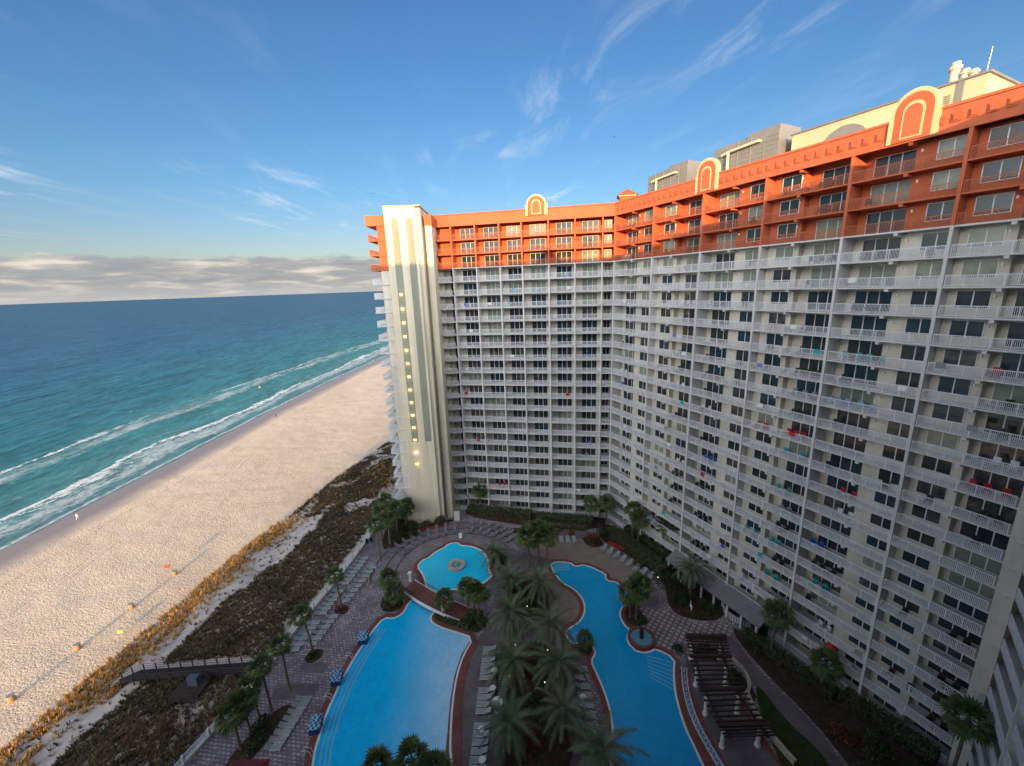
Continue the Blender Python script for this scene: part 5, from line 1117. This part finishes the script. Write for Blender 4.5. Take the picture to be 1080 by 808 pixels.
# footbridge
t = empty('footbridge', (-20.6, 66.2, 0)); tag(t, 'arched footbridge with red brick deck and white curved side between the two left pools', 'bridge')
va = Vector((11.4, -7.6)); LBR = va.length; dv = va / LBR; nv = Vector((-dv.y, dv.x)); nsg = 14
def bp_(s, q, z): p = dv * s + nv * q; return (p.x, p.y, z)
mb = MB(); MWS = {-1: MB(), 1: MB()}; MRS = {-1: MB(), 1: MB()}
for i in range(nsg):
    s0, s1 = LBR * i / nsg, LBR * (i + 1) / nsg; z0, z1 = .12 + .95 * math.sin(math.pi * i / nsg), .12 + .95 * math.sin(math.pi * (i + 1) / nsg)
    bow = lambda i_: -1.2 * math.sin(math.pi * i_ / nsg)
    b0, b1 = bow(i), bow(i + 1); W2 = 1.5
    mb.add([bp_(s0, b0 - W2, z0), bp_(s1, b1 - W2, z1), bp_(s1, b1 + W2, z1), bp_(s0, b0 + W2, z0)], [(0, 1, 2, 3)])
    for sg in (-1, 1):
        mw, mr_ = MWS[sg], MRS[sg]
        o0, o1 = b0 + sg * (W2 + .14), b1 + sg * (W2 + .14); i0, i1 = b0 + sg * W2, b1 + sg * W2
        mw.add([bp_(s0, i0, z0 + .1), bp_(s1, i1, z1 + .1), bp_(s1, o1, z1 + .1), bp_(s0, o0, z0 + .1), bp_(s0, o0, max(.0, z0 - .45)), bp_(s1, o1, max(.0, z1 - .45)), bp_(s0, i0, max(.0, z0 - .45)), bp_(s1, i1, max(.0, z1 - .45))], [(0, 1, 2, 3), (3, 2, 5, 4), (0, 6, 7, 1)])
        mr_.tube([bp_(s0, i0, z0 + 1.1), bp_(s1, i1, z1 + 1.1)], .03, 4)
        for q in range(4): u_ = q / 4; ss = lerp(s0, s1, u_); mr_.tube([bp_(ss, lerp(i0, i1, u_), lerp(z0, z1, u_) + .1), bp_(ss, lerp(i0, i1, u_), lerp(z0, z1, u_) + 1.1)], .018, 4, False)
mb.build('deck', 'brick', t)
for sg in (-1, 1): MWS[sg].build('side_beam', 'copingw', t); MRS[sg].build('railing', 'ch_brown', t)
for x, y, hh, l in [(-20.6, 67.4, 1.9, 'white sign post at the left end of the footbridge'), (-13.1, 58.9, 2.3, 'white square pillar beside the right side of the footbridge')]:
    mb = MB(); mb.box(-.22, -.22, 0, .22, .22, hh * .82); mb.box(-.34, -.34, hh * .82, .34, .34, hh); tag(mb.build('white_pillar', 'column', None, (x, y, 0)), l, 'pillar')
mb = MB(); mb.box(-.7, -.2, 2.0, .25, .2, 2.12); 
# bench people spot: small white cart by the upper deck
mb = MB(); mb.box(-.35, -.3, .1, .35, .3, 1.0); mb.cur = 1; mb.box(-.6, -.25, .1, -.37, .25, .6); tag(mb.build('service_cart', ['ch_white', 'ch_dark'], None, (-12.6, 80.6, .03)), 'small white cart with a dark bin above the round pool', 'cart')
# pergola
t = empty('pergola', (0, 0, 0)); tag(t, 'dark timber pergola on white columns between the right pool and the lawn', 'pergola')
PL = [(24.6, 48.8), (23.5, 44.7), (23.0, 40.9), (23.2, 37.1)]; PRr = [(28.6, 48.4), (27.4, 44.6), (27.0, 40.9), (27.4, 37.1)]
PLs = smooth_poly([(24.9, 50.2)] + PL + [(23.6, 35.2)], 2, False); PRs = smooth_poly([(28.9, 49.8)] + PRr + [(27.9, 35.2)], 2, False)
for pts in (PL, PRr):
    for x, y in pts:
        mb = MB(); mb.lathe([(.34, 0), (.34, .25), (.24, .3), (.21, 2.6), (.32, 2.65), (.32, 2.85)], 12, (x, y, .02)); mb.build('column', 'column', t)
xt = [(26.6, 47.6), (25.4, 43.6)]
for pts in (PLs, PRs):
    mb = ribbon(pts, .14, .14, 2.87, 3.15); mb.build('beam', 'wood', t)
n_ = 25
for i in range(n_):
    f_ = i / (n_ - 1); j = f_ * (len(PLs) - 1); j0 = min(int(j), len(PLs) - 2); a = Vector(PLs[j0]).lerp(Vector(PLs[j0 + 1]), j - j0); b = Vector(PRs[j0]).lerp(Vector(PRs[j0 + 1]), j - j0)
    d = (b - a).normalized(); nn = Vector((-d.y, d.x)) * (.06 if i % 7 else .20); a2 = a - d * .8; b2 = b + d * .9
    mb = MB(); mb.prism([(a2.x + nn.x, a2.y + nn.y), (a2.x - nn.x, a2.y - nn.y), (b2.x - nn.x, b2.y - nn.y), (b2.x + nn.x, b2.y + nn.y)], 3.16, 3.36 if i % 7 else 3.5); mb.build('rafter', 'wood', t)
structure(flat('paving', [(24.0, 49.6), (29.0, 49.2), (28.2, 41), (28.6, 34), (23.0, 34), (22.5, 38), (22.7, 43)], .036, 'plain', 0, .02))
structure(ribbon([(29.3, 49.2), (28.5, 44.6), (28.1, 40.9), (28.5, 37.1), (29.0, 33.5)], .28, .28, 0, .05).build('paving', 'brick'))
for x, y, l in [(25.2, 45.8, 'bench under the far bay of the pergola'), (25.0, 42.4, 'bench under the middle bay of the pergola'), (25.6, 38.8, 'bench under the near bay of the pergola')]:
    mb = MB(); mb.box(-.9, -.25, .42, .9, .25, .5); mb.box(-.9, .2, .5, .9, .26, .95); mb.box(-.85, -.2, 0, -.75, .2, .42); mb.box(.75, -.2, 0, .85, .2, .42); tag(mb.build('park_bench', 'ch_grey', None, (x, y, .03)), l, 'bench', 'benches under the pergola')
# low pale wall beside the lawn, natural stones
mb = ribbon([(29.6, 43.0), (29.2, 41.2), (29.3, 38.8), (30.0, 36.2), (30.4, 35.0)], .22, .22, 0, .7); tag(mb.build('garden_wall', 'stone'), 'low pale wall between the lawn and the pergola', 'wall')
mb = ribbon(smooth_poly([(28.4, 43.0), (29.4, 43.0), (30.6, 44.2), (31.2, 46.2), (30.6, 48.2), (29.8, 49.0)], 2, False), .2, .2, 0, .45); tag(mb.build('stone_edging', 'stone'), 'curved pale stone edging round the dark bed by the pergola', 'stone edging')
# curved white fence in front of the canopy
t = empty('patio_fence', (0, 0, 0)); tag(t, 'curved white railing enclosing the patio under the grey canopy', 'fence')
cwp = smooth_poly([(34.3, 59.4), (33.7, 57.6), (33.8, 55.9), (34.8, 54.6), (36.4, 54.0), (37.4, 53.6)], 2, False); mb = MB()
for i in range(len(cwp) - 1):
    a, b = Vector(cwp[i]), Vector(cwp[i + 1]); L = (b - a).length; mb.merge(rail_proto(max(.3, L)), Matrix.Translation((a.x, a.y, 0)) @ Matrix.Rotation(math.atan2(b.y - a.y, b.x - a.x), 4, 'Z'))
mb.build('railing', 'rail', t)
# white fence along the dunes
def fence(pts, hh, label, name='white_fence', gap=None):
    t = empty(name, (pts[0][0], pts[0][1], 0)); tag(t, label, 'fence'); ox, oy = pts[0]
    wl_, rl = MB(), MB()
    for i in range(len(pts) - 1):
        a, b = Vector(pts[i]), Vector(pts[i + 1]); L = (b - a).length; mt = Matrix.Translation((a.x - ox, a.y - oy, 0)) @ Matrix.Rotation(math.atan2(b.y - a.y, b.x - a.x), 4, 'Z')
        q = MB(); q.box(0, -.10, -.6, L, .10, .45); wl_.merge(q, mt)
        q = MB(); q.box(0, -.04, 1.32, L, .04, 1.40); q.box(0, -.03, .55, L, .03, .60)
        m_ = int(L / .13)
        for j in range(m_): q.box(j * .13, -.015, .6, j * .13 + .055, .015, 1.32)
        rl.merge(q, mt)
    wl_.build('base_wall', 'white', t); rl.build('pickets', 'rail', t)
    for i in range(0, len(pts)):
        pass
    D_ = 0
    for i in range(len(pts) - 1):
        a, b = Vector(pts[i]), Vector(pts[i + 1]); L = (b - a).length; n_ = max(1, round(L / 3))
        for j in range(n_ + (i == len(pts) - 2)):
            p = a.lerp(b, j / n_); q = MB(); q.box(p.x - ox - .11, p.y - oy - .11, -.6, p.x - ox + .11, p.y - oy + .11, 1.5); q.build('post', 'white', t)
    return t
fence([(-41.4, 30), (-40.3, 37.2), (-38.6, 43.4)], 1.4, 'white picket fence between the near dunes and the deck, left of the gate')
fence([(-37.3, 50.6), (-37.2, 54.1), (-36.0, 61.0), (-34.6, 68.3), (-33.0, 82.0), (-32.2, 92.9), (-31.7, 99.5)], 1.4, 'long white picket fence behind the rows of loungers up to the tower')
for x, y, l in [(-38.4, 44.0, 'cream gate pillar on the near side of the boardwalk gate'), (-38.0, 46.6, 'cream gate pillar between the two boardwalk gates'), (-37.5, 49.9, 'cream gate pillar where the long fence begins')]:
    mb = MB(); mb.box(-.3, -.3, -.5, .3, .3, 1.9); mb.box(-.38, -.38, 1.9, .38, .38, 2.05); tag(mb.build('gate_pillar', 'tower_cream', None, (x, y, 0)), l, 'pillar', 'gate pillars at the boardwalk')
# boardwalk
t = empty('boardwalk', (0, 0, 0)); tag(t, 'dark timber boardwalk with rails crossing the dunes from gate to beach', 'boardwalk')
mb = MB(); q = 0
bx0, bx1, by, bh = -63.2, -38.4, 50.3, .95
def bz(x): return interp(x, [-63.5, -58, -38], [-3.4, -1.0, -.15])
for i in range(150):
    x0 = lerp(bx0, bx1, i / 150); x1 = lerp(bx0, bx1, (i + .86) / 150); z = bz(x0); mb.box(x0, by - bh, z - .05, x1, by + bh, z)
mb.build('planks', 'greywood', t)
for sg in (-1, 1):
    mb = MB(); n_ = 13
    for i in range(n_): x = lerp(bx0 + 2, bx1 - .3, i / (n_ - 1)); z = bz(x); mb.box(x - .06, by + sg * bh - .06, z - 1.5, x + .06, by + sg * bh + .06, z + 1.05)
    for zz_ in (.35, .7, 1.05):
        for i in range(n_ - 1): a, b = lerp(bx0 + 2, bx1 - .3, i / (n_ - 1)), lerp(bx0 + 2, bx1 - .3, (i + 1) / (n_ - 1)); mb.tube([(a, by + sg * bh, bz(a) + zz_), (b, by + sg * bh, bz(b) + zz_)], .045, 4)
    mb.build('handrail', 'wood', t)
t = empty('wooden_platform', (-47.5, 47.2, -.7)); tag(t, 'dark wooden rinse platform with a blue grey panel beside the boardwalk', 'platform')
mb = MB(); mb.box(-1.9, -1.6, 0, 1.9, 1.9, .12); mb.build('platform_floor', 'wood', t)
mb = MB()
for x in (-1.9, 0, 1.9):
    for y in (-1.6, 1.6): mb.box(x - .06, y - .06, -.8, x + .06, y + .06, 1.2)
for x in (-1.9, 1.9): mb.box(x - .04, -1.6, 1.05, x + .04, 1.6, 1.15)
mb.box(-1.9, -1.64, 1.05, 1.9, -1.56, 1.15); mb.box(-1.9, 1.56, 1.05, 1.9, 1.64, 1.15); mb.build('rails', 'wood', t)
M['panel'] = mat('blue grey panel', (.07, .10, .13), .6, .1, 1)
mb = MB(); mb.box(-.6, .6, .12, .8, 1.4, 1.5); mb.build('shower_panel', 'panel', t)

# ------------------------------------------------------------------ small things on the beach
for x, y, l in [(-76.6, 49.6, 'tan litter barrel on the sand, nearest of four'), (-75.9, 58.6, 'tan litter barrel on the sand, second nearest of four'), (-74.8, 67.7, 'tan litter barrel on the sand, third of four'), (-73.8, 77.0, 'tan litter barrel on the sand, farthest of four beside the red flag stand')]:
    t = empty('litter_barrel', (x, y, -4.05)); tag(t, l, 'litter bin', 'litter barrels along the beach')
    mb = MB(); mb.lathe([(.42, 0), (.44, .3), (.42, .32), (.44, .6), (.43, .98)], 16); mb.build('barrel', 'bin', t); mb = MB(); mb.lathe([(.45, .96), (.45, 1.02), (.36, 1.02)], 16); mb.build('rim', 'steel', t)
t = empty('flag_stand', (-76.3, 78.2, -4.05)); tag(t, 'small red flag board on two thin poles on the sand', 'flag')
mb = MB(); mb.tube([(-.5, 0, 0), (-.5, 0, 1.9)], .04, 6); mb.tube([(.5, .2, 0), (.5, .2, 1.9)], .04, 6); mb.build('poles', 'steel', t); mb = MB(); mb.box(-.55, -.04, .9, .55, .04, 1.7); mb.build('red_board', 'redcloth', t)
t = empty('beach_sign', (-71.0, 61.3, -4.0)); tag(t, 'low yellow board on the sand at the dune edge', 'sign')
mb = MB(); mb.box(-.5, -.04, .3, .5, .04, .9); mb.build('board', 'yellow', t); mb = MB(); mb.tube([(-.4, .06, 0), (-.4, .06, .9)], .03, 5); mb.tube([(.4, .06, 0), (.4, .06, .9)], .03, 5); mb.build('poles', 'steel', t)
mb = MB(); mb.tube([(0, 0, 0), (0, 0, 1.6)], .06, 6); mb.box(-.6, -.3, 0, .6, .3, .35); tag(mb.build('beach_marker', 'wood', None, (-54.5, 186, -4.1)), 'dark wooden marker standing on the far sand near the tower', 'marker post')
def person(x, y, z, rz, label, shirt, walk=.25):
    me = bpy.data.meshes.new('person'); V = [(0, 0, .95), (0, 0, 1.2), (0, 0, 1.45), (0, .01, 1.53), (0, .02, 1.62), (0, .0, 1.74), (.1, 0, .92), (.11, walk, .5), (.12, walk * .8, .06), (.12, walk * .8 + .16, .03), (-.1, 0, .92), (-.11, -walk * .6, .5), (-.12, -walk * 1.4, .08), (-.12, -walk * 1.4 + .15, .03), (.19, 0, 1.42), (.24, -.1, 1.15), (.24, .05, .92), (-.19, 0, 1.42), (-.24, .1, 1.15), (-.24, .2, .92)]
    Eg = [(0, 1), (1, 2), (2, 3), (3, 4), (4, 5), (0, 6), (6, 7), (7, 8), (8, 9), (0, 10), (10, 11), (11, 12), (12, 13), (2, 14), (14, 15), (15, 16), (2, 17), (17, 18), (18, 19)]
    rad = [.14, .13, .15, .055, .085, .08, .1, .065, .045, .035, .1, .065, .045, .035, .06, .045, .035, .06, .045, .035]
    me.from_pydata(V, Eg, []); o = put(me, 'person', None, (x, y, z), rz); sk = o.modifiers.new('skin', 'SKIN'); me.skin_vertices or me
    for i, r_ in enumerate(rad): me.skin_vertices[0].data[i].radius = (r_, r_)
    me.skin_vertices[0].data[0].use_root = True; o.modifiers.new('sub', 'SUBSURF').levels = 1; me.materials.append(M[shirt]); tag(o, label, 'person'); return o
try:
    person(-121.5, 103.0, beach_z(-121.5, 103), R(20), 'tiny walker in pale clothes at the water edge', 'ch_white')
    person(-116, 193, beach_z(-116, 193), R(10), 'distant walker in dark clothes near the shoreline', 'ch_dark')
except Exception as ex: print('person', ex)
t = empty('buoy', (-165, 262, -5.0)); t.scale = (.6, .6, .6); tag(t, 'small yellow buoy on the water beyond the surf', 'buoy'); mb = MB(); mb.lathe([(.8, -.2), (.9, .5), (.35, .9), (.2, 1.9), (.02, 2.0)], 12); mb.build('float', 'yellow', t)
def bird(loc, rz, label):
    mb = MB(); mb.tube([(0, -.28, 0), (0, -.1, .02), (0, .12, .02), (0, .28, 0)], [.02, .07, .06, .03], 6)
    for sg in (-1, 1): mb.add([(0, .08, .04), (0, -.08, .04), (sg * .35, -.12, .16), (sg * .35, .06, .18), (sg * .75, -.18, .05)], [(0, 1, 2, 3), (3, 2, 4)])
    o = mb.build('bird', 'bird', None, loc, rz); o.scale = (.55, .55, .55); tag(o, label, 'bird')
bird((-17.9, 60.0, 66.6), .6, 'dark bird flying above the cream tower'); bird((19.0, 78, 78.0), 2.0, 'tiny dark bird in the sky above the bend of the building')
# lamps of the courtyard
for x, y, h_, l in [(-.9, 51.2, 1.1, 'small lit lamp at the far left of the island'), (3.9, 50.0, 1.1, 'small lit lamp on the rounded terrace side of the island'), (-1.9, 45.9, 1.2, 'small lit lamp below the left island palm'), (3.0, 44.9, 1.2, 'small lit lamp in the middle of the island'), (24.9, 63.4, 2.0, 'white globe lamp on the slope above the right pool'), (1.2, 58.8, 1.0, 'small lit lamp under the terrace date palms')]:
    t = empty('garden_lamp', (x, y, .03)); tag(t, l, 'lamp', 'garden lamps'); mb = MB(); mb.tube([(0, 0, 0), (0, 0, h_)], .04, 6); mb.build('lamp_post', 'ch_dark', t)
    mb = MB(); mb.lathe([(.02, 0), (.08, .04), (.10, .10), (.08, .16), (.02, .2)], 10, (0, 0, h_)); mb.build('globe', 'litlamp', t)
# white egret like statues in the bed
for x, y, l in [(28.4, 57.6, 'slim white bird statue in the bed above the checkered paving')]:
    mb = MB(); mb.tube([(0, 0, 0), (0, 0, .8)], .04, 6); mb.tube([(0, -.35, .75), (0, 0, .95), (0, .2, 1.1), (0, .22, 1.6), (0, .1, 1.85), (0, .3, 1.86)], [.05, .2, .15, .06, .07, .02], 8); tag(mb.build('bird_statue', 'column', None, (x, y, .03)), l, 'statue')
